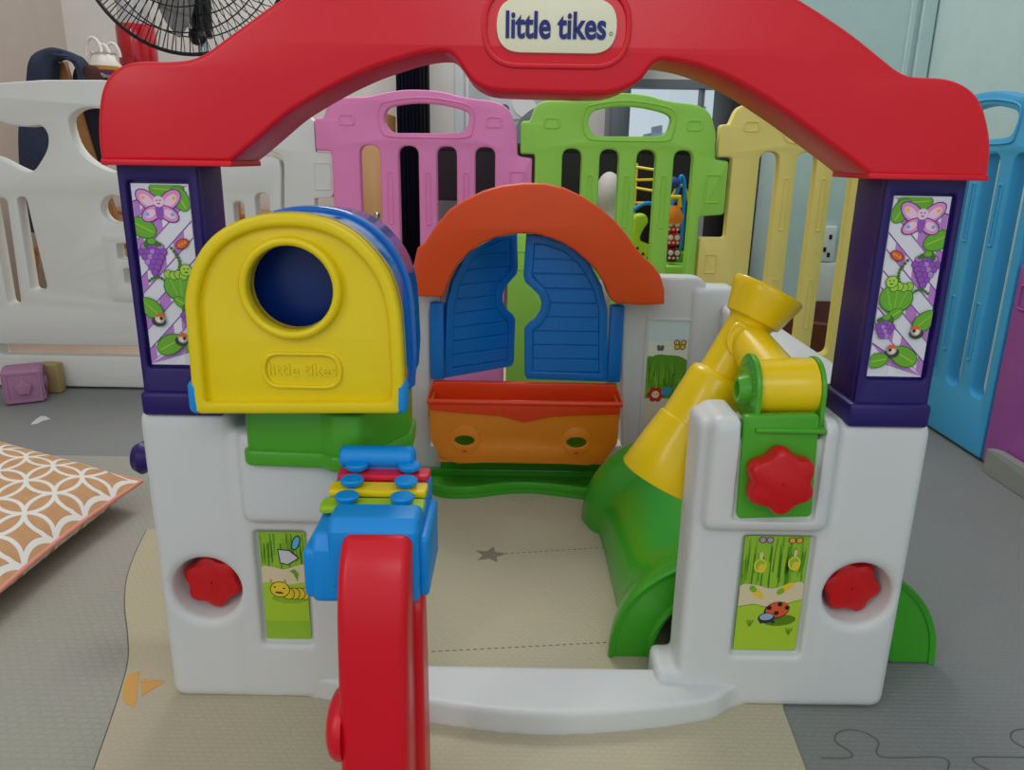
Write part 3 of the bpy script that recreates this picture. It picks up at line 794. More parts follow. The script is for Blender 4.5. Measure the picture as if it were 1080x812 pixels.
part('mailbox_plate', join(upright([stadium(pc.x, pc.z, .0385, .018), stadium(pc.x, pc.z, .034, .0145)], MY0+.0025, MY0+.009, .0016),
                           xf(text_bm('little tikes', .0165, .0007, .0003), T(pc.x, MY0+.0055, pc.z) @ XZ)), YELB, mail, 'raised oval with embossed lettering', smooth=False)
# blue barrel behind the yellow face
mh = shrink(mo, .004); mh2 = shrink(mo, .010)
bb = join(upright([mh, mh2], MY0+.022, MY1, .002), upright([mh], MY1-.004, MY1, .001))
mb = part('mailbox_barrel', bb, BLUET, mail, 'glossy blue translucent body of the mailbox')
rl = []
cxm = (mo[0][0]+mo[-4][0])/2
for yy in (.785,):
    rr_ = [(x, z) for x, z in shrink(mo, -.0012)]
    rl.append(upright([rr_, shrink(mo, .006)], yy, yy+.012, .002))
part('barrel_ribs', join(*rl), BLUET, mb)
part('inner_backing', upright([circ(hc.x, hc.z, .060, 32)], MY0+.045, MY0+.049, .001), HOLE, mb)
for px in (207, 422):
    c = P(px, 419, MY0+.004)
    part('hinge_pin', box(c.x-.007, c.x+.007, MY0-.002, MY0+.022, P(px, 437, MY0).z, P(px, 402, MY0).z, .0065, 4), SKY, mail, 'blue hinge pin')
# green base carrying the mailbox
gz0, gz1 = P(300, 492, .735).z, P(300, 436, .74).z
gp = [(P(258, 460, .742).x, .742), (P(340, 460, .74).x, .738), (P(352, 460, .735).x, .728), (P(380, 460, .73).x, .725), (P(432, 460, .80).x, .80), (P(437, 460, .86).x, .86), (P(258, 460, .742).x, .86)]
gp = rnd(gp, [.01, .01, .012, .012, .012, .02, .02])
part('mailbox_base', join(flat([gp], gz0, gz1+.004, .004, 3), flat([shrink(gp, -.004)], gz0-.002, gz0+.016, .004, 3)), GRN, mail, 'green moulded base under the mailbox')

# xylophone gate
KY0, KY1 = .598, .718
ztop = .318
def kx(px, py, Y): return P(px, py, Y).x
bxl, bxr = kx(320, 560, KY0), kx(446, 560, KY0)
gate_prof = [(KY0-.004, .236), (KY0, .285), (KY0+.008, .299), (KY0+.04, .300), (KY1, .311), (KY1, .236)]
body = sideplate([rnd(gate_prof, [.006, .006, .006, .004, .006, .006])], bxl+.004, bxr-.004, .006, 3)
fb0, fb1 = kx(343, 545, KY0), kx(441, 545, KY0)
block = sideplate([rnd([(KY0-.004, .25), (KY0-.001, .304), (KY0+.008, .314), (KY0+.036, .315), (KY0+.04, .25)], .005)], fb0, fb1, .006, 3)
skirt = box(bxl-.003, bxl+.012, KY0+.0, KY1-.02, .238, .286, .005)
skr = box(bxr-.006, bxr+.004, KY0+.006, KY1-.03, .238, .296, .004)
ba0, ba1 = kx(361, 474, KY1), kx(439, 474, KY1)
bar = tube([(ba0, KY1-.009, .329), (ba0+.003, KY1-.009, .329), (ba1-.003, KY1-.009, .329), (ba1, KY1-.009, .329)], [.008, .0115, .0115, .008], 20)
gate = part('xylophone_gate', join(body, block, skirt, skr, bar, box(-.155, -.10, KY1-.01, CF+.006, .245, .285, .004), box(ba0+.003, ba1-.003, KY1-.018, KY1-.002, .29, .325, .003)), SKY, play, 'sky-blue gate block topped with a toy xylophone')
KR = mat('key_crimson', (222, 28, 66), .4); KYL = mat('key_yellow', (246, 212, 12), .4); KG = mat('key_lime', (160, 205, 40), .4)
for i, (m_, yk) in enumerate(((KG, KY0+.047), (KYL, KY0+.072), (KR, KY0+.097))):
    zt = .306+.0052*i
    kp = flat([rrect(bxl+.010-.003*(2-i), bxr-.004, yk-.0115, yk+.0115, .005)], zt-.003, zt+.004, .002)
    k_ = part('xylophone_key', kp, m_, gate, ['lime green key', 'yellow key', 'crimson key'][i])
    for xx in (bxl+.028, bxr-.024):
        part('peg', lathe([(0, .006), (.0035, .006), (.004, .0105), (.0075, .0112), (.009, .0095)], (xx, yk, zt+.003), (0, 0, 1), 24), SKY, k_, 'blue round peg')
# red arched leg of the gate, swung towards the camera
lx0, lx1 = kx(358, 640, .575), kx(433, 640, .575)
lp = [(.64, .300), (.60, .303), (.582, .295), (.568, .275), (.558, .245), (.552, .20), (.545, .12), (.540, .0), (.60, .0), (.606, .12), (.612, .20), (.62, .236), (.64, .25)]
leg = sideplate([smooth(lp[:7], 4, closed=False)+lp[7:]], lx0, lx1, .009, 4)
lg = part('gate_leg', leg, RED, gate, 'red curved leg of the gate, nearest the camera')
part('leg_flange', sideplate([smooth([(.60, .0), (.60, .2), (.605, .23), (.615, .245), (.63, .235), (.635, .2), (.64, .12), (.64, 0)], 3)], lx1-.012, lx1+.007, .004, 3), RED, lg)
bc = P(352, 765, .57)
part('leg_boss', lathe([(0, .032), (.006, .032), (.011, .029), (.0145, .022), (.016, .012), (.0162, .003)], (lx0+.002, .574, bc.z), (-1, 0, 0), 32), RED, lg, 'round red boss on the left of the leg')

# green plate, bracket and yellow telescope on the right panel
gy = CF-.0045
part('bracket_plate', upright([rnd([(P(783, 444, gy).x, P(783, 440, gy).z+.003), (P(862, 444, gy).x, P(862, 438, gy).z+.003), (P(850, 545, gy).x+.004, P(850, 543, gy).z), (P(776, 545, gy).x, P(776, 545, gy).z)], .006)], gy-.005, gy+.006, .002), GRN, play, 'green plate holding the red knob')
kc = P(823, 507, gy-.02)
knob((kc.x, 0, kc.z), .037, gy-.006, .024, parent=play, rot=.45, name='plate_knob')
bY = .79; bz = P(835, 409, bY).z
bx0, bx1 = P(798, 405, .78).x, P(855, 405, bY).x
tele = part('telescope_barrel', lathe([(0, .030), (.002, .0305), (.03, .0305), (.032, .0312), (bx1-bx0, .0312)], (bx0, bY, bz), (1, 0, .03), 40), YEL, play, 'yellow horizontal barrel between green bracket flanges')
dcx = bx0-.001
def flangepl(xa, xb, r, ext):
    pts = [(bY+r*math.cos(a), bz+r*math.sin(a)) for a in [PI*k/24 for k in range(25)]]
    pts = pts+[(bY-r, bz-.034), (bY+r, bz-.034)]
    return sideplate([pts], xa, xb, .0015)
br = join(flangepl(dcx-.006, dcx, .0365, 0), flangepl(bx1, bx1+.005, .0345, 0), box(dcx-.006, bx1+.005, CF-.014, bY+.034, bz-.036, bz-.031, .0015))
brk = part('bracket', br, GRN, tele, 'green bracket around the barrel')
hub = lathe([(0, .017), (.004, .0165), (.012, .0135), (.012, .0095), (.004, .0090)], (dcx-.005, bY-.002, bz-.002), (-1, 0, 0), 28, cap=False)
part('hub', join(hub, lathe([(0, .0095), (.001, .0095)], (dcx-.0065, bY-.002, bz-.002), (-1, 0, 0), 20)), GRN, brk)
dots = [lathe([(0, .0016), (.0012, .0014)], (dcx-.0058, bY+.027*math.cos(a), bz+.027*math.sin(a)), (-1, 0, 0), 8) for a in [2*PI*k/14 for k in range(14)]]
part('bracket_studs', join(*dots), GRN, brk)
tY = .88
def tp_(px, py): return P(px, py, tY)
p0 = tp_(695, 503); p1 = tp_(815, 308); ax = (p1-p0); Ls = ax.length; k_ = Ls/229.0; ax.normalize()
ax = (ax+Vector((0, .10, 0))).normalized(); p0 = p0+Vector((0, -.012, 0))
prof = [(8, 41), (2, 43), (0, 45), (3, 47), (40, 42), (66, 38), (70, 37.5), (71, 35), (100, 33.5), (124, 32), (129, 30), (132, 24), (160, 23), (190, 22.5), (194, 24), (196, 29), (222, 36.5), (229, 38), (231, 36.5), (229, 35), (214, 32), (200, 27)]
te = lathe([(t_*k_, r_*k_) for t_, r_ in prof], p0, ax, 48)
tb = part('telescope_tube', te, YEL, tele, 'yellow flared tube with a funnel end pointing up', ang=50)
q = tp_(777, 361); q2 = Vector(((bx0+bx1)/2, bY, bz))
br_ = lathe([(0, .023), (.05, .026), ((q2-tp_(786, 356)).length-.005, .028)], tp_(786, 356), q2-tp_(786, 356), 32)
part('branch_tube', br_, YEL, tb)
nd = (CAMP-tp_(779, 357)).normalized()
pb = tp_(779, 358)+nd*.021
part('oval_boss', lathe([(0, .0135), (.002, .0125), (.002, .0105), (.001, .0100)], pb, nd, 28, scale2=1.5), YEL, tb)
part('tube_seam', tube([p0+ax*(t_*k_)+nd*(r_*k_-.0004) for t_, r_ in ((5, 46), (40, 42), (66, 38))], .0008, 6), YEL, tb)

# ------------------------------------------------------------------ fence panels
def fence_loops(Wd):
    k = Wd/.53
    R_ = lambda pts: [(x*k, z) for x, z in pts]
    top = smooth(R_([(.036, .728), (.045, .740), (.065, .748), (.10, .750), (.14, .752), (.18, .760), (.23, .768), (.29, .769), (.34, .764), (.38, .755), (.42, .750), (.455, .747), (.487, .738), (.507, .722), (.517, .70)]), 3, closed=False)
    left = [(-.028*k, .006), (-.028*k, .430), (.042*k, .430), (.042*k, .625), (.002*k, .625), (.002*k, .702), (.026*k, .702)]
    right = [(.5245*k, .68), ((.53-.002)*k, .620), ((.53+.036)*k, .616), ((.53+.036)*k, .487), ((.53-.032)*k, .482), ((.53-.032)*k, .006)]
    outer = rnd(left+top+right, [.006, .008, .008, .008, .008, .010, .008]+[0]*len(top)+[0, .008, .008, .010, .008, .006], 4)
    holes = [smooth(R_([(.182, .700), (.187, .718), (.202, .730), (.25, .738), (.30, .739), (.35, .733), (.388, .724), (.402, .713), (.398, .692), (.388, .678), (.36, .672), (.25, .670), (.205, .671), (.188, .684)]), 3)]
    for c in (.142, .243, .343, .443):
        holes.append(rnd([((c-.026)*k, .13), ((c+.026)*k, .13), ((c+.026)*k, .640), ((c-.026)*k, .640)], .022, 5))
    return outer, holes, k
def fence_relief(k, y0):
    r = []
    for c in (.1925, .293, .393):
        for za, zb in ((.45, .58), (.20, .33)):
            r.append(upright([rrect((c-.008)*k, (c+.008)*k, za, zb, .004), rrect((c-.0045)*k, (c+.0045)*k, za+.004, zb-.004, .003)], y0-.0025, y0+.002, .001, 1))
    for c in (.085, .465):
        r.append(upright([rrect((c-.022)*k, (c+.022)*k, .685, .712, .009), rrect((c-.016)*k, (c+.016)*k, .690, .707, .006)], y0-.0025, y0+.002, .001, 1))
    r.append(upright([rrect(.53*k-.022, .53*k+.018, .515, .585, .004), rrect(.53*k-.018, .53*k+.014, .519, .581, .003)], y0-.0025, y0+.002, .001, 1))
    r.append(upright([rrect(-.010, .022, .34, .39, .004), rrect(-.006, .018, .344, .386, .003)], y0-.0025, y0+.002, .001, 1))
    lp = smooth([((x)*k, z) for x, z in [(.165, .700), (.172, .735), (.20, .745), (.25, .752), (.30, .753), (.35, .748), (.40, .738), (.416, .72), (.412, .68), (.395, .660), (.30, .658), (.20, .659), (.175, .670)]], 3)
    r.append(upright([lp, shrink(lp, .004)], y0-.003, y0+.002, .0014, 1))
    return join(*r)
def fence_panel(x0, Wd, m_, label, y=None, right=False, ystart=None, flipx=False):
    outer, holes, k = fence_loops(Wd)
    bm = join(upright([outer]+holes, -.017, .017, .006, 2), fence_relief(k, -.017))
    if not right:
        bm = xf(bm, T(x0, y, 0))
    else:
        bm = xf(bm, T(RX, ystart, 0) @ Matrix.Rotation(-PI/2, 4, 'Z'))
    o = part('fence_panel', bm, m_, None)
    return tag(o, label, 'fence', 'playpen fence panels')
xp0 = P(333, 140, FY).x; xg0 = P(548, 150, FY).x; xy0 = P(755, 160, FY).x
fence_panel(xp0, xg0-xp0-.002, PINK, 'pink playpen fence panel with arched carry handle, beside the white gate', FY)
fence_panel(xg0, xy0-xg0-.002, LIME, 'lime green playpen fence panel between the pink and pale yellow panels', FY)
fence_panel(xy0, .485, PYEL, 'pale yellow playpen fence panel at the back right corner', FY)
p = PX(1058, 420, RX)
fb_end = PX(1066, 470, RX).y
fence_panel(0, .52, FBLU, 'light blue playpen fence panel along the right wall', right=True, ystart=fb_end+.555)
fence_panel(0, .52, FPUR, 'violet playpen fence panel at the right edge, nearest the camera', right=True, ystart=fb_end+.555-.523)
# grey edging board standing against the right fence
ga = G(1033, 497); gb = G(1080, 521)
e0 = PX(1033, 480, RX-.03)
tag(part('edging_board', sideplate([rnd([(ga.y-.0, 0), (ga.y-.0, .052), (ga.y-.03, .058), (ga.y-.55, .058), (ga.y-.55, 0)], .004)], RX-.040, RX-.022, .002), mat('grey_board', (150, 152, 148), .6), None),
    'low grey edging strip standing on the floor against the violet fence panel', 'edging strip')

# white playpen gate
WG = FY+.012
gate_w = thing('playpen_gate', 'white playpen gate panel with heart-shaped cutouts, left of the pink panel', 'fence', (P(120, 413, WG).x, WG, 0), 'playpen fence panels')
def wz(l): return pz(l, WG)
z_ = lambda px, py: P(px, py, WG)
xl = P(-95, 250, WG).x
topc = [(298, 163), (292, 160), (262, 150), (240, 132), (215, 108), (180, 92), (140, 86), (95, 84.5), (50, 85), (0, 89), (-50, 98), (-95, 110)]
doorp = [(298, 163)]
dout = wz([(299, 404), (299, 178), (297, 169), (290, 165), (262, 164), (240, 163), (222, 150), (205, 118), (180, 97), (150, 88), (110, 85), (50, 85), (0, 88.5), (-50, 96), (-95, 108)])+[(xl, .006)]+[(z_(299, 404).x, .006)]
h1 = smooth(wz([(-35, 150), (-15, 134), (0, 128), (20, 133), (36, 134), (48, 133), (55, 142), (55, 155), (49, 168), (38, 181), (22, 176), (2, 166), (-20, 160)]), 3)
h2 = smooth(wz([(77, 128), (84, 118), (96, 114), (112, 116), (128, 122), (140, 134), (143, 150), (139, 170), (128, 181), (112, 177), (95, 166), (83, 150)]), 3)
s1 = rnd(wz([(-5, 208), (12, 208), (27, 318), (14, 321)]), .014)
s2 = rnd(wz([(23, 208), (32, 207), (54, 300), (52, 306), (38, 305)]), .012)
s3 = circ(z_(125, 220).x, z_(125, 220).z, .034)
s4 = rrect(z_(95, 0).x, z_(129, 0).x, z_(100, 272).z, z_(100, 255).z, .008)
s5 = rrect(z_(98, 0).x+.003, z_(132, 0).x, z_(100, 297).z, z_(100, 281).z, .008)
s6 = rrect(z_(5, 365).x, z_(210, 368).x, z_(100, 374).z, z_(100, 363).z, .006)
s7 = rrect(z_(231, 0).x, z_(241, 0).x+.003, z_(236, 340).z, z_(236, 212).z, .014)
s8 = rrect(z_(256, 0).x, z_(271, 0).x, z_(262, 340).z, z_(262, 203).z, .018)
dr = part('gate_door', upright([dout, h1, h2, s1, s2, s3, s4, s5, s6, s7, s8], WG-.022, WG+.02, .006, 2), FWHT, gate_w)
fl = rrect(z_(81, 0).x, z_(160, 0).x, z_(100, 314).z, z_(100, 246).z, .014)
part('mail_slot_frame', upright([fl, s4, s5], WG-.026, WG-.018, .0025), FWHT, dr)
part('mail_slot_edge', upright([shrink(fl, -.0035), shrink(fl, .001)], WG-.0245, WG-.02, .001), FWHT, dr)
fout = wz([(301.5, 404), (301.5, 172), (297, 163), (290, 160), (255, 160), (262, 150), (285, 137), (310, 126), (326, 121), (333, 128), (335, 160), (352, 161), (354, 166), (354, 203), (351, 208), (334, 209), (334, 404)])
fout[0] = (fout[0][0], .006); fout[-1] = (fout[-1][0], .006)
fr_ = part('gate_frame', join(upright([fout], WG-.019, WG+.017, .004, 2),
      upright([rrect(z_(323, 0).x, z_(342, 0).x, z_(330, 200).z, z_(330, 171).z, .004), rrect(z_(324.5, 0).x, z_(340.5, 0).x, z_(330, 198.5).z, z_(330, 172.5).z, .003)], WG-.0215, WG-.017, .001)), FWHT, gate_w)

# ------------------------------------------------------------------ mat
mp = [G(x, y) for x, y in [(866, 815), (846, 782), (826, 750)]]
lf = [G(x, y) for x, y in [(155, 560), (143, 585), (134, 612), (132, 640), (135, 668), (136, 695), (130, 722), (118, 760), (100, 812), (92, 840)]]
ml = smooth([(v.x, v.y) for v in lf], 4, closed=False)
mr = [(mp[0].x-.03, mp[0].y-.18), (mp[2].x, mp[2].y), (mp[2].x+.09, mp[2].y+.30), (mp[2].x+.10, 1.62), (-.60, 1.62), (-.56, 1.2)]
pm = part('play_mat', flat([ml+[(ml[-1][0]+.02, ml[-1][1]-.1)]+mr], .0002, .003, .0008), BEIGE, None)
tag(pm, 'beige textured play mat with a wavy left edge lying under the toy playhouse', 'play mat')
GM = floor_mat('greige_foam_mat', (170, 167, 154), bs=.009, strength=.5)
lm = [(x-.0015, y) for x, y in ml]
lpts = [(-.6015, 1.50), (-.5615, 1.2)]+lm+[(-1.05, ml[-1][1]), (-1.45, 1.0), (-1.45, 1.50)]
gm = part('greige_mat', flat([lpts], .0001, .0018, .0005), GM, None)
tag(gm, 'greige dimpled mat left of the beige mat, under the tan cushion', 'play mat')
TAN = mat('tan_print', (214, 160, 82), .6); GREYP = mat('taupe_print', (138, 124, 108), .7); DSH = mat('dash_print', (120, 108, 92), .7)
def dec(l, z=.0032): return [(G(x, y, z).x, G(x, y, z).y) for x, y in l]
bo = join(prism(dec([(147, 708), (135, 711), (130, 724), (129, 737), (134, 743), (143, 745)]), .003, .0035), prism(dec([(148.5, 716), (176, 718), (148.5, 719.5)]), .003, .0035), prism(dec([(148.5, 720.5), (174, 719), (149, 734)]), .003, .0035))
part('boat_print', bo, TAN, pm, 'small mustard boat printed on the mat')
sc_ = G(517, 585, .003)
sp = [(sc_.x+(.027 if k % 2 == 0 else .012)*math.cos(k*PI/5+.15), sc_.y+(.027 if k % 2 == 0 else .012)*math.sin(k*PI/5+.15)) for k in range(10)]
part('star_print', prism(sp, .003, .0035), GREYP, pm, 'small taupe star printed on the mat')
ds = []
for (a, b) in (((533, 584), (645, 577)), ((440, 688), (650, 677))):
    A, B = G(*a, .003), G(*b, .003); ds = []; n = int((B-A).length/.009)
    for i in range(max(n, 1)):
        q0 = A.lerp(B, i/max(n, 1)); q1 = A.lerp(B, (i+.55)/max(n, 1))
        d = (q1-q0); nn = Vector((-d.y, d.x, 0)).normalized()*.0007
        ds.append(prism([(q0+nn)[:2], (q1+nn)[:2], (q1-nn)[:2], (q0-nn)[:2]], .003, .0034))
    part('dashed_line', join(*ds), DSH, pm)


# ------------------------------------------------------------------ cushion
def cushion_mat():
    M = bpy.data.materials.new('tan_circle_fabric'); M.use_nodes = True; nt = M.node_tree; N = nt.nodes; L = nt.links
    b = N['Principled BSDF']; b.inputs['Roughness'].default_value = .85; b.inputs['Specular IOR Level'].default_value = .2
    uv = N.new('ShaderNodeUVMap'); sep = N.new('ShaderNodeSeparateXYZ'); L.new(uv.outputs[0], sep.inputs[0])
    def M_(op, a, b_=None):
        n = N.new('ShaderNodeMath'); n.operation = op
        for i, v in enumerate((a, b_)):
            if v is None: continue
            if isinstance(v, (int, float)): n.inputs[i].default_value = v
            else: L.new(v, n.inputs[i])
        return n.outputs[0]
    def cell(s): return M_('ABSOLUTE', M_('SUBTRACT', M_('FRACT', s), .5))
    x = cell(sep.outputs[0]); y = cell(sep.outputs[1])
    def ringd(cx, cy):
        dx = M_('SUBTRACT', x, cx); dy = M_('SUBTRACT', y, cy)
        return M_('ABSOLUTE', M_('SUBTRACT', M_('SQRT', M_('ADD', M_('MULTIPLY', dx, dx), M_('MULTIPLY', dy, dy))), .7071))
    d = M_('MINIMUM', M_('MINIMUM', ringd(0, 0), ringd(1, 0)), ringd(0, 1))
    ln = M_('LESS_THAN', d, .055)
    no = N.new('ShaderNodeTexNoise'); no.inputs['Scale'].default_value = 3; L.new(uv.outputs[0], no.inputs['Vector'])
    m0 = N.new('ShaderNodeMix'); m0.data_type = 'RGBA'; L.new(no.outputs['Fac'], m0.inputs[0])
    m0.inputs[6].default_value = lin((190, 140, 98))+(1,); m0.inputs[7].default_value = lin((214, 170, 125))+(1,)
    mx = N.new('ShaderNodeMix'); mx.data_type = 'RGBA'; L.new(ln, mx.inputs[0]); L.new(m0.outputs[2], mx.inputs[6])
    mx.inputs[7].default_value = lin((236, 232, 224))+(1,)
    L.new(mx.outputs[2], b.inputs['Base Color']); return M
CUSH = cushion_mat()
cA = G(150, 497, .03); 
# corner near the toy, one edge running back-left, the other towards the left foreground
cor = [Vector((-.625, 1.315)), Vector((-.80, 1.45)) , Vector((-1.30, 1.42)), Vector((-1.10, .84))]
cor = [G(153, 536).xy, G(70, 462, .06).xy+Vector((-.28, .06)), G(-230, 560).xy, G(-25, 690).xy]
n = 26; bm = bmesh.new(); uvl = bm.loops.layers.uv.new('UVMap')
grid = {}
def cpt(u, v):
    return (cor[0]*(1-u)+cor[1]*u)*(1-v)+(cor[3]*(1-u)+cor[2]*u)*v
for side in (1, -1):
    for i in range(n+1):
        for j in range(n+1):
            u, v = i/n, j/n
            if side == -1 and (i in (0, n) or j in (0, n)): grid[(side, i, j)] = grid[(1, i, j)]; continue
            h = (max(0, 1-(2*u-1)**4)*max(0, 1-(2*v-1)**4))**.55
            pin = .035*math.sin(PI*u)*0
            p = cpt(u, v)
            ctr = (cor[0]+cor[1]+cor[2]+cor[3])/4
            e_ = (1-(4*u*(1-u)))*(4*v*(1-v))+(1-(4*v*(1-v)))*(4*u*(1-u))
            p = p+(ctr-p)*.05*e_*(1 if True else 0)
            z = (.052+h*.036) if side > 0 else (.052-h*.050)
            grid[(side, i, j)] = bm.verts.new((p.x, p.y, z))
Wu = (cor[0]-cor[1]).length/.078; Wv = (cor[0]-cor[3]).length/.078
for side in (1, -1):
    for i in range(n):
        for j in range(n):
            q4 = [(i, j), (i+1, j), (i+1, j+1), (i, j+1)]
            vs = [grid[(side,)+a] for a in q4]
            if side == -1: vs = vs[::-1]; q4 = q4[::-1]
            f = bm.faces.new(vs)
            for lo, (a, b_) in zip(f.loops, q4): lo[uvl].uv = (a/n*Wu, b_/n*Wv)
bmesh.ops.recalc_face_normals(bm, faces=bm.faces[:])
edge = [grid[(1, i, 0)].co.copy() for i in range(n+1)]+[grid[(1, n, j)].co.copy() for j in range(1, n+1)]+[grid[(1, i, n)].co.copy() for i in range(n-1, -1, -1)]+[grid[(1, 0, j)].co.copy() for j in range(n-1, 0, -1)]
cu_ = part('cushion', bm, CUSH, None, ang=80)
tag(cu_, 'flat tan floor cushion with white interlocking circles and pink piping, left of the toy', 'cushion')
part('piping', tube([e for e in edge], .0035, 8, closed=True), mat('pink_piping', (232, 150, 130), .7), cu_, 'pink piping')

# ------------------------------------------------------------------ soft block
cb = G(32, 427)
MAUVE = mat('mauve_rubber', (178, 128, 160), .6, .3)
blk = thing('soft_block', 'mauve soft rubber building block on the grey floor by the white gate', 'toy block', (cb.x-.02, cb.y+.04, 0))
Rb = T(cb.x-.035, cb.y+.045, 0) @ Matrix.Rotation(math.radians(28), 4, 'Z')
hs = .043
shell = box(-hs, hs, -hs, hs, .001, 2*hs, .006)
frm = []
for (ax_, sg) in (('x', 1), ('x', -1), ('y', 1), ('y', -1)):
    l = rrect(-hs+.003, hs-.003, .004, 2*hs-.003, .005); li = rrect(-hs+.010, hs-.010, .011, 2*hs-.010, .004)
    fr2 = upright([l, li], -hs-.002, -hs+.004, .001)
    frm.append(xf(fr2, Matrix.Rotation({('y', 1): PI, ('y', -1): 0, ('x', 1): PI/2, ('x', -1): -PI/2}[(ax_, sg)], 4, 'Z')))
part('block_body', xf(join(shell, *frm), Rb), MAUVE, blk)
pent = [(.020*math.cos(PI/2+k*2*PI/5), .043+.020*math.sin(PI/2+k*2*PI/5)) for k in range(5)]
part('raised_shape', xf(upright([rnd(pent, .003)], -hs-.010, -hs, .002), Rb), MAUVE, blk)
part('raised_shape', xf(xf(upright([circ(0, .043, .016)], -hs-.006, -hs, .002), Matrix.Rotation(PI/2, 4, 'Z')), Rb), MAUVE, blk)
tag(part('kraft_block', xf(box(-.025, .025, -.015, .015, .001, .080, .004), T(cb.x-.004, cb.y+.112, 0)), mat('khaki_rubber', (176, 152, 100), .6), None), 'khaki block standing behind the mauve block, against the gate', 'toy block')

# ------------------------------------------------------------------ things behind the fence, left
# standing fan
fY = 2.55
fc = P(191, -67, fY); fr0 = (P(191+115, -67, fY)-fc).length
fan = thing('standing_fan', 'black standing fan with wire cage behind the white gate', 'fan', (fc.x, fY+.1, 0))
def cage(sgn):
    bms = []
    for k in range(72):
        a = 2*PI*k/72; pts = []
        for i in range(8):
            t = i/7; r = fr0*(.16+.84*t); tw = (.35*sgn)*(1-t)
            d = .075*math.sqrt(max(0, 1-(t*.98)**2.2))
            pts.append((fc.x+r*math.cos(a+tw), fY-sgn*d, fc.z+r*math.sin(a+tw)))
        bms.append(tube(pts, .0016, 4, cap=False))
    for t in (.16, .55, .80):
        r = fr0*(.16+.84*t) if t > .2 else fr0*.16
        tt = (r/fr0-.16)/.84
        d = .075*math.sqrt(max(0, 1-(tt*.98)**2.2))
        bms.append(tube([(fc.x+r*math.cos(2*PI*i/48), fY-sgn*d, fc.z+r*math.sin(2*PI*i/48)) for i in range(48)], .0022, 5, closed=True))
    return join(*bms)
part('front_grille', cage(1), DARK, fan); part('rear_grille', cage(-1), DARK, fan)
part('grille_rim', tube([(fc.x+fr0*math.cos(2*PI*i/64), fY, fc.z+fr0*math.sin(2*PI*i/64)) for i in range(64)], .006, 8, closed=True), DARK, fan)
part('grille_cap', lathe([(0, fr0*.17), (.01, fr0*.16), (.016, fr0*.1)], (fc.x, fY-.072, fc.z), (0, -1, 0), 28), DARK, fan)
part('motor', lathe([(0, fr0*.16), (.03, fr0*.25), (.12, fr0*.25), (.17, fr0*.16)], (fc.x, fY+.07, fc.z), (0, 1, 0), 28), DARK, fan)
bl = []
for k in range(3):
    a0 = 2*PI*k/3+.4; pts = []
    for i in range(13):
        t = i/12; r = fr0*(.14+.72*t); pts.append((r, fr0*.26*math.sin(PI*min(1, t*1.05))**.6+.006))
    l = [(r*math.cos(a0)-h_*math.sin(a0)*.5, r*math.sin(a0)+h_*math.cos(a0)*.5) for r, h_ in pts]+[(r*math.cos(a0)+h_*math.sin(a0)*.8, r*math.sin(a0)-h_*math.cos(a0)*.8) for r, h_ in pts[::-1]]
    bl.append(xf(plate([l], .004, .001), T(fc.x, fY, fc.z) @ XZ))
for b_ in bl: part('blade', b_, mat('smoky_blade', (150, 150, 155), .2, trans=.85), fan)
pn = P(214, 40, fY+.1)
nk = lathe([(0, .030), (.10, .036), (.26, .040), (.34, .034)], (pn.x, fY+.1, pn.z), (P(204, -60, fY+.1)-pn), 24)
part('neck', nk, DARK, fan)
part('neck_knob', lathe([(0, .026), (.012, .028), (.02, .024), (.024, .012)], (pn.x-.002, fY+.072, pn.z), (0, -1, 0), 24), DARK, fan)
CHR = mat('chrome', (200, 205, 212), .15, metal=.9)
part('pole', tube([(pn.x-.003, fY+.1, .03), (pn.x-.003, fY+.1, pn.z+.02)], .014, 16), CHR, fan)
part('fan_base', lathe([(0, .145), (.015, .145), (.028, .12), (.034, .03), (.06, .022)], (pn.x-.003, fY+.1, 0), (0, 0, 1), 40), DARK, fan)

# red canister
rY = 3.04; rc = P(147, 66, rY); rw = (P(167, 50, rY).x-P(129, 50, rY).x)/2
shelf_z = P(112, 84, 2.9).z
can = thing('canister', 'red canister with a clear top standing behind the fan cage', 'canister', (rc.x, rY, shelf_z))
zt = P(147, 27, rY).z
part('canister_body', lathe([(0, rw*.9), (.01, rw), (zt-shelf_z-.01, rw*1.02), (zt-shelf_z, rw*.98)], (rc.x, rY, shelf_z), (0, 0, 1), 32), mat('glossy_red', (196, 24, 40), .15, coat=.4), can)
part('canister_top', lathe([(0, rw*.8), (.02, rw*.85), (.14, rw*.82), (.18, rw*.6), (.19, rw*.2)], (rc.x, rY, zt), (0, 0, 1), 28), mat('clear_plastic', (225, 225, 228), .1, trans=.7), can)
# narrow sideboard carrying the canister and the lunch bag
sbx0, sbx1 = P(84, 90, 2.85).x, P(215, 90, 2.85).x
sbz = shelf_z
sb = thing('side_table', 'light wooden side table with a black top behind the white gate', 'table', ((sbx0+sbx1)/2, 2.95, 0))
part('table_top', box(sbx0, sbx1, 2.82, 3.16, sbz-.03, sbz, .004), DARK, sb)
for x in (sbx0+.03, sbx1-.03):
    for y in (2.85, 3.13): part('leg', box(x-.02, x+.02, y-.02, y+.02, 0, sbz-.03, .003), TEAK, sb)
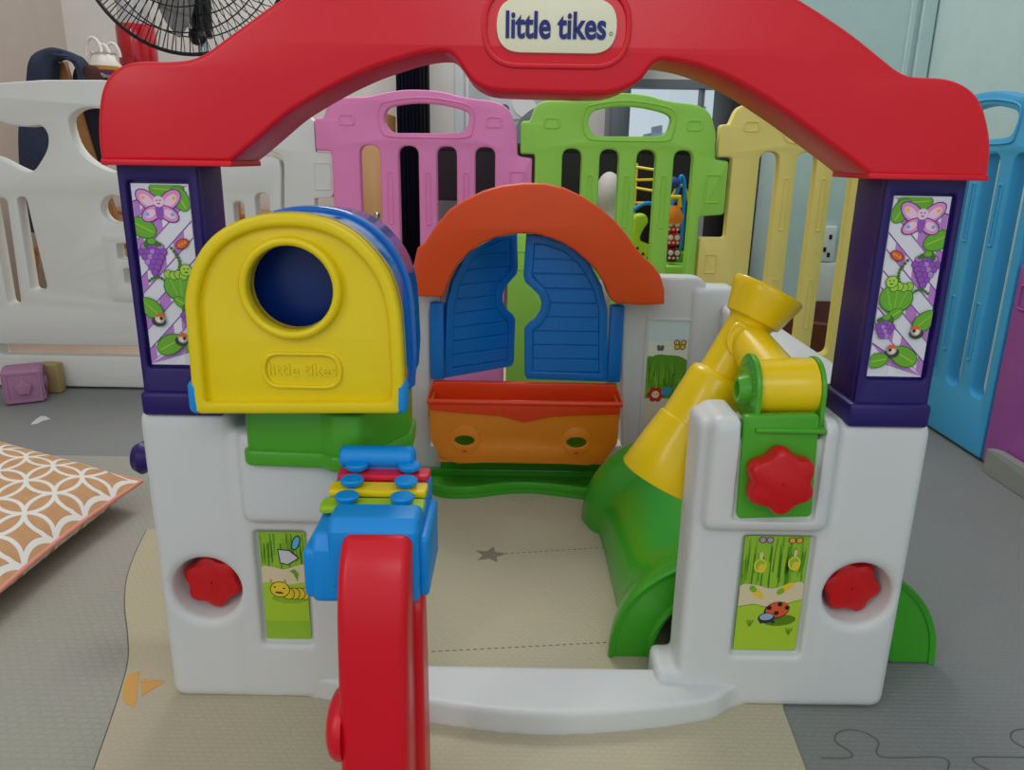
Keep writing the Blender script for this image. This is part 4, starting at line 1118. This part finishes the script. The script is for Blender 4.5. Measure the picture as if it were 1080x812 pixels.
# white drawstring bag
wbp = P(112, 82, 2.90)
bg_ = thing('drawstring_bag', 'small white drawstring bag with looped handles on the side table', 'bag', (wbp.x, 2.90, sbz))
CLOTH = mat('white_cloth', (232, 226, 220), .9, .1, bump=.4, bscale=60)
zz = sbz; s_ = .045
sack = lathe([(0, .045), (.015, .055), (.045, .056), (.065, .045), (.08, .036), (.086, .04)], (wbp.x, 2.90, zz), (0, 0, 1), 24)
for v in sack.verts: v.co += Vector((random.uniform(-.004, .004), random.uniform(-.004, .004), random.uniform(-.003, .003)))
part('sack', sack, CLOTH, bg_)
for dx, w_, h_ in ((-.028, .028, .06), (.028, .026, .045), (.0, .022, .04)):
    part('strap', tube([(wbp.x+dx+w_*math.cos(PI*i/14), 2.90+dx*.3, zz+.075+h_*math.sin(PI*i/14)) for i in range(15)], .006, 8), CLOTH, bg_)
part('band', lathe([(0, .0565), (.012, .0575)], (wbp.x, 2.90, zz+.030), (0, 0, 1), 24), mat('mustard_band', (205, 150, 40), .7), bg_, 'mustard and purple band')
part('band', lathe([(0, .0565), (.014, .0575)], (wbp.x, 2.90, zz+.014), (0, 0, 1), 24), mat('violet_band', (120, 40, 90), .7), bg_, 'dark purple band')
# denim jacket on a wooden chair
jY = 2.5
JEAN = mat('dark_denim', (58, 66, 86), .85, .2, bump=.5, bscale=120, mottle=.25)
def jp(l): return pz(l, jY-.08)
chair = thing('wooden_chair', 'brown wooden chair behind the white gate, draped with a denim backpack', 'chair', (P(85, 240, jY).x, jY, 0))
def beam(a, b, r, y0=jY, y1=jY, name='rail'):
    A, B = P(*a, y0), P(*b, y1)
    d = (B-A); return part(name, tube([A, B], r, 4), TEAK, chair, )
beam((64, 66), (130, 262), .020, jY-.008, jY+.05, 'back_post')
beam((96, 100), (140, 190), .016, jY+.09, jY+.09, 'brace')
beam((40, 262), (125, 262), .02, jY+.06, jY+.06, 'seat_rail')
beam((117, 255), (117, 300), .02, jY+.06, jY+.06, 'front_leg'); beam((34, 262), (34, 330), .02, jY+.06, jY+.06, 'front_leg')
part('seat', box(P(30, 250, jY).x, P(128, 250, jY).x, jY+.03, jY+.24, P(80, 232, jY).z-.02, P(80, 232, jY).z, .006), TEAK, chair)
bag = thing('denim_backpack', 'dark denim backpack hanging on the wooden chair behind the white gate', 'backpack', (P(50, 240, jY).x, jY-.08, P(50, 240, jY).z))
bo1 = smooth(jp([(24, 240), (22, 190), (22, 140), (25, 100), (30, 70), (42, 53), (56, 50), (72, 55), (86, 64), (94, 80), (92, 92), (80, 70), (66, 62), (56, 70), (54, 100), (58, 150), (60, 200), (55, 240)]), 4)
jb = upright([bo1], jY-.10, jY-.03, .02, 4)
for v in jb.verts: v.co.y += .008*math.sin(v.co.x*90)
part('backpack_body', jb, JEAN, bag)
part('backpack_inner', upright([smooth(jp([(62, 200), (58, 110), (56, 74), (64, 64), (78, 66), (90, 80), (98, 92), (98, 110), (84, 200)]), 3)], jY+.016, jY+.040, .01, 2), mat('dark_lining', (34, 32, 44), .9), bag)
part('shoulder_strap', tube([P(x, y, jY-.06) for x, y in ((51, 92), (52, 76), (57, 64), (62, 62))], .012, 8), mat('tan_strap', (196, 160, 128), .8), bag, 'tan shoulder strap')
part('side_pocket', upright([smooth(jp([(86, 92), (88, 74), (94, 68), (100, 74), (102, 92), (102, 110), (86, 110)]), 3)], jY-.10, jY-.04, .012, 3), mat('maroon_fabric', (78, 36, 36), .8), bag, 'maroon side pocket')
# skirting-level bench behind the gate (the pale wooden band seen through its slots)
bn = thing('wooden_bench', 'long pale wooden bench behind the white gate', 'bench', (P(60, 300, 3.4).x, 3.38, 0))
bz_ = P(60, 222, 3.25).z
part('bench_seat', box(xc+.02, P(330, 230, 3.25).x, 3.25, 3.52, bz_-.04, bz_, .004), TEAK, bn)
part('bench_front', box(xc+.05, P(325, 230, 3.25).x, 3.28, 3.31, .0, bz_-.04, .002), OAK, bn)

# ------------------------------------------------------------------ things behind the fence, middle and right
dY = 3.3
def tall(name, px0, px1, z0, z1, y0, dep, m_, label, cat, top_bev=.004):
    a = P(px0, 200, y0).x; b = px1[0] if isinstance(px1, tuple) else P(px1, 200, y0).x
    return tag(part(name, box(a, b, y0, y0+dep, z0, z1, top_bev), m_, None), label, cat)
cur = thing('curtain', 'narrow dark navy curtain hanging behind the pink panel', 'curtain', ((P(418, 100, dY).x+P(452, 100, dY).x)/2, dY, 0))
NV = mat('navy_cloth', (26, 26, 48), .85, .15, mottle=.3)
ca, cb_ = P(418, 100, dY).x, P(441, 100, dY).x
pts = [(ca+(cb_-ca)*i/30, dY+.015*math.sin(i*1.3)) for i in range(31)]
part('cloth', prism(pts+[(x, y+.008) for x, y in pts[::-1]], .05, 2.3), NV, cur)
part('cloth', prism([(x+(cb_-ca)*1.02*.5+(cb_-ca)*.5, y) for x, y in pts[:16]]+[(x+(cb_-ca)*1.02*.5+(cb_-ca)*.5, y+.008) for x, y in pts[:16][::-1]], .05, 2.3), mat('black_cloth', (14, 13, 20), .85), cur)
part('curtain_rail', tube([(ca-.1, dY+.004, 2.31), (cb_+.2, dY+.004, 2.31)], .012, 10), DARK, cur)
# wooden cabinet left of the curtain
wc_ = thing('wooden_cabinet', 'tan wooden cabinet left of the navy curtain behind the pink panel', 'cabinet', (P(385, 200, 3.1).x, 3.1, 0))
a, b = P(352, 200, 3.0).x, P(409, 200, 3.0).x
part('cabinet_body', box(a, b, 3.0, 3.25, 0, P(385, 118, 3.0).z, .006), TEAK, wc_)
part('cabinet_door', box(a+.012, b-.012, 2.985, 3.0, .05, P(385, 128, 3.0).z-.02, .004), wood_mat('tan_door_wood', (188, 138, 88), (216, 172, 122), (9, 9, 1.2)), wc_)
part('cabinet_knob', ellipsoid((b-.04, 2.975, .4), .012, .012, .012), CHR, wc_)
# low black media cabinet
mz = P(500, 150, 2.9).z
mcab = thing('media_cabinet', 'long low black cabinet standing behind the pink and lime panels', 'cabinet', (P(560, 200, 2.95).x, 2.95, 0))
a, b = P(452, 200, 2.8).x, P(738, 200, 2.8).x
part('cabinet_body', join(box(a, b, 2.8, 3.2, mz-.03, mz, .004), box(a, a+.03, 2.8, 3.2, 0, mz), box(b-.03, b, 2.8, 3.2, 0, mz), box(a, b, 3.17, 3.2, 0, mz), box(a, b, 2.8, 3.2, 0, .06), box(a, b, 2.81, 3.2, mz-.20, mz-.03)), DARK, mcab)
for i, (xa, xb) in enumerate(((a+.03, P(520, 200, 2.8).x), (P(523, 200, 2.8).x, P(636, 200, 2.8).x))):
    part('glass_door', box(xa, xb, 2.79, 2.796, .06, mz-.20), mat('smoked_glass', (120, 118, 122), .06, .6, trans=.35), mcab)
# light wood box behind the glass doors
tag(part('storage_crate', join(box(P(462, 200, 2.9).x, P(490, 200, 2.9).x, 2.90, 3.1, .06, .36, .004)), OAK, None), 'pale wooden crate inside the left end of the black cabinet', 'crate')
tag(part('storage_crate', join(box(P(466, 200, 2.9).x, P(476, 200, 2.9).x, 2.87, 2.96, .361, P(470, 186, 2.87).z, .006)), CLOTH, None), 'small white box stacked on the pale wooden crate', 'box')
# framed grey picture and gold frame
def frame_pic(px0, px1, py0, py1, y, fm, im, name, label, bw_=.012):
    a, b = P(px0, py0, y), P(px1, py1, y)
    o = thing(name, label, 'picture', ((a.x+b.x)/2, y, b.z))
    part('frame', upright([[(a.x, a.z), (b.x, a.z), (b.x, b.z), (a.x, b.z)], [(a.x+bw_, a.z-bw_), (b.x-bw_, a.z-bw_), (b.x-bw_, b.z+bw_), (a.x+bw_, b.z+bw_)]], y-.02, y, .002), fm, o)
    part('print', box(a.x+bw_*.8, b.x-bw_*.8, y-.008, y-.004, b.z+bw_*.8, a.z-bw_*.8), im, o, smooth=False)
    return o
mt = P(535, 152, 2.95).z
GR1 = mat('grey_picture', (176, 182, 186), .5, mottle=.35)
gp_ = thing('grey_poster', 'pale grey poster with rounded abstract shapes leaning behind the pink panel', 'poster', (P(535, 130, 3.12).x, 3.12, mz))
a, b = P(494, 60, 3.12), P(575, 140, 3.12)
part('board', box(a.x, b.x, 3.12, 3.14, mz, a.z+.1, .002), GR1, gp_, smooth=False)
shp = [((200, 206, 210), [(516, 92), (540, 84), (560, 96), (562, 118), (540, 126), (520, 112)]), ((90, 96, 102), [(524, 112), (534, 110), (537, 116), (528, 119)]), ((228, 228, 226), [(540, 104), (556, 100), (566, 112), (560, 124), (545, 120)]), ((120, 128, 134), [(550, 124), (572, 112), (575, 140), (560, 150), (540, 150)])]
for i, (c_, l) in enumerate(shp):
    part('abstract_shape', upright([smooth(pz(l, 3.115), 3)], 3.1175-.001*i, 3.121, .0003, 1), mat('poster_%d' % i, c_, .6), gp_)
frame_pic(584, 603, 60, 140, 3.16, mat('gilded_frame', (196, 140, 50), .3, metal=.5), mat('amber_picture', (150, 90, 30), .5, mottle=.4), 'gilt_frame', 'narrow gilt picture frame right of the grey poster', .016)
# silver panel between frame and window
tall('metal_column', 640, 660, 0, 1.3, 3.25, .2, mat('grey_metal', (92, 98, 106), .35, metal=.4), 'dark grey metal column left of the bright window', 'column')
tall('black_locker', 765, (xs-.006, 'x'), 0, 1.35, 2.95, .3, mat('satin_black', (14, 14, 16), .5), 'tall black cabinet right of the bright window behind the yellow panel', 'cabinet')
# toys on a low green shelf behind the lime panel
tY2 = 2.32
shf = thing('toy_shelf', 'low green toy shelf behind the lime panel', 'shelf', (P(685, 275, tY2).x, tY2+.1, 0))
sz = P(690, 279, tY2).z
part('shelf_board', box(P(610, 270, tY2).x, P(742, 270, tY2).x, tY2-.02, tY2+.2, sz-.045, sz, .006), LIME, shf)
for px in (618, 734): part('shelf_leg', box(P(px, 270, tY2).x-.02, P(px, 270, tY2).x+.02, tY2-.01, tY2+.18, 0, sz-.04, .004), LIME, shf)
ot = thing('green_toy_elephant', 'lime green toy figure with dots standing on the toy shelf', 'toy', (P(672, 262, tY2).x, tY2+.04, sz))
part('body', upright([smooth(pz([(664, 282), (664, 262), (668, 240), (670, 228), (680, 226), (684, 234), (678, 244), (676, 254), (690, 262), (692, 282)], tY2), 3)], tY2, tY2+.05, .008, 3), mat('toy_lime', (176, 214, 40), .35), ot)
part('spots', join(*[ellipsoid((P(x, y, tY2).x, tY2-.001, P(x, y, tY2).z), .005, .003, .005, 10, 6) for x, y in ((672, 262), (678, 268), (672, 272), (684, 272))]), DARK, ot)
wr_ = thing('bead_maze', 'bead maze toy with blue and yellow wires on the toy shelf', 'toy', (P(690, 260, tY2+.12).x, tY2+.11, sz))
mY = tY2+.11
part('maze_base', box(P(668, 270, mY).x, P(722, 270, mY).x, mY-.05, mY+.05, sz, sz+.03, .005), GRN, wr_)
def mp_(l): return [(q[0], q[1]) for q in smooth([tuple(P(x, y, mY).xz) for x, y in l], 5, closed=False)]
part('blue_wire', tube([(x, mY, z) for x, z in mp_([(666, 262), (662, 240), (668, 222), (684, 214), (700, 222), (712, 210), (718, 186), (722, 200), (718, 262)])], .006, 8), SKY, wr_)
part('yellow_wire', tube([(x, mY+.03, z) for x, z in mp_([(676, 262), (690, 262), (702, 232), (712, 206), (722, 196), (730, 220), (728, 262)])], .005, 8), YEL, wr_)
part('blue_bead', ellipsoid((P(710, 193, mY).x, mY, P(710, 193, mY).z), .022, .02, .018), mat('navy_bead', (40, 60, 150), .3), wr_)
st_ = thing('ladybird_tower', 'stack of red ladybird faces under an orange cap beside the green toy', 'toy', (P(709, 265, tY2).x, tY2+.03, sz))
for i, py in enumerate((268, 252, 238)):
    c = P(709, py, tY2+.02)
    f_ = part('face', ellipsoid((c.x, tY2+.02, c.z), .026, .024, .024), mat('toy_red', (200, 30, 40), .35) if i else mat('toy_maroon', (120, 24, 40), .35), st_)
    part('eyes', join(*[ellipsoid((c.x+dx, tY2-.002, c.z+.006), .008, .004, .008, 10, 8) for dx in (-.009, .010)], *[ellipsoid((c.x+dx, tY2-.002, c.z-.009), .004, .003, .004, 8, 6) for dx in (-.012, 0, .012)]), WHITE, f_, 'white eyes and teeth')
c = P(709, 226, tY2+.02)
part('cap', lathe([(0, .03), (.02, .034), (.04, .024), (.05, .02)], (c.x, tY2+.02, c.z-.025), (0, 0, 1), 24), mat('toy_orange', (238, 130, 20), .35), st_)
part('handle', tube([(c.x-.02, tY2+.02, c.z+.02), (c.x-.018, tY2+.02, c.z+.05), (c.x+.018, tY2+.02, c.z+.05), (c.x+.02, tY2+.02, c.z+.02)], .008, 8), YEL, st_)
# white plush and yellow hoops on the black cabinet's right end
plz = thing('plush_toy', 'grey white plush toy bundle slumped behind the left part of the lime panel', 'plush toy', (P(645, 215, 2.5).x, 2.5, 0))
yq = 2.66
pb_ = molded([ellipsoid((P(x, y, yq).x, yq, P(x, y, yq).z), rx, .07, rz) for x, y, rx, rz in ((642, 205, .045, .075), (646, 245, .065, .12), (652, 225, .035, .05))]+[ellipsoid((P(646, 300, yq).x, yq, .15), .075, .08, .15)], [], .008, 4)
part('plush_body', pb_, mat('greige_plush', (196, 192, 188), .95, .1, bump=.6, bscale=90), plz)
hp = thing('wire_basket', 'yellow wire basket rim above the plush toy behind the lime panel', 'basket', (P(676, 190, 2.55).x, 2.62, 0))
for i, (y0, y1) in enumerate(((176, 182), (190, 188), (198, 204), (214, 212))):
    A, B = P(670, y0, 2.66), P(706, y1, 2.66)
    part('hoop', tube([A, A.lerp(B, .5)+Vector((0, -.05, .0)), B], .0045, 6), YEL, hp)
for px in (670, 706): part('upright', tube([(P(px, 200, 2.66).x, 2.66, 0), (P(px, 200, 2.66).x, 2.66, P(px, 172, 2.66).z)], .005, 6), YEL, hp)

# wall sockets and cable box on the alcove wall
def sock(px0, px1, py0, py1, name, label, dark=True):
    y = YR-.012; a, b = P(px0, py0, y), P(px1, py1, y)
    o = thing(name, label, 'socket', ((a.x+b.x)/2, YR-.01, b.z))
    part('cover', box(a.x, b.x, y-.012, YR-.0005, b.z, a.z, .006), mat('white_socket', (226, 230, 228), .4), o)
    if dark:
        w_ = b.x-a.x; h_ = a.z-b.z; c = ((a.x+b.x)/2, (a.z+b.z)/2)
        for dx, dz in ((-.2, .2), (.2, .2), (0, -.15), (-.2, -.3), (.2, -.3)): part('slot', box(c[0]+dx*w_-.005, c[0]+dx*w_+.005, y-.0135, y-.010, c[1]+dz*h_-.008, c[1]+dz*h_+.008), DARK, o, smooth=False)
    return o
sock(860, 878, 238, 276, 'wall_socket', 'white power socket on the teal wall behind the pale yellow panel')
sock(848, 905, 276, 318, 'cable_box', 'wide white cable cover box under the power socket on the teal wall', False)
# brown floor basket behind yellow fence
bc_ = P(872, 388, 2.4)
bk = thing('brown_basket', 'dark brown round basket low behind the pale yellow panel', 'basket', (bc_.x, 2.4, 0))
part('basket_body', lathe([(0, .16), (.02, .18), (.10, .21), (.165, .22), (.17, .205), (.03, .16)], (bc_.x+.02, 2.36, 0), (0, 0, 1), 36), mat('dark_rattan', (92, 44, 34), .7, bump=.8, bscale=80), bk)
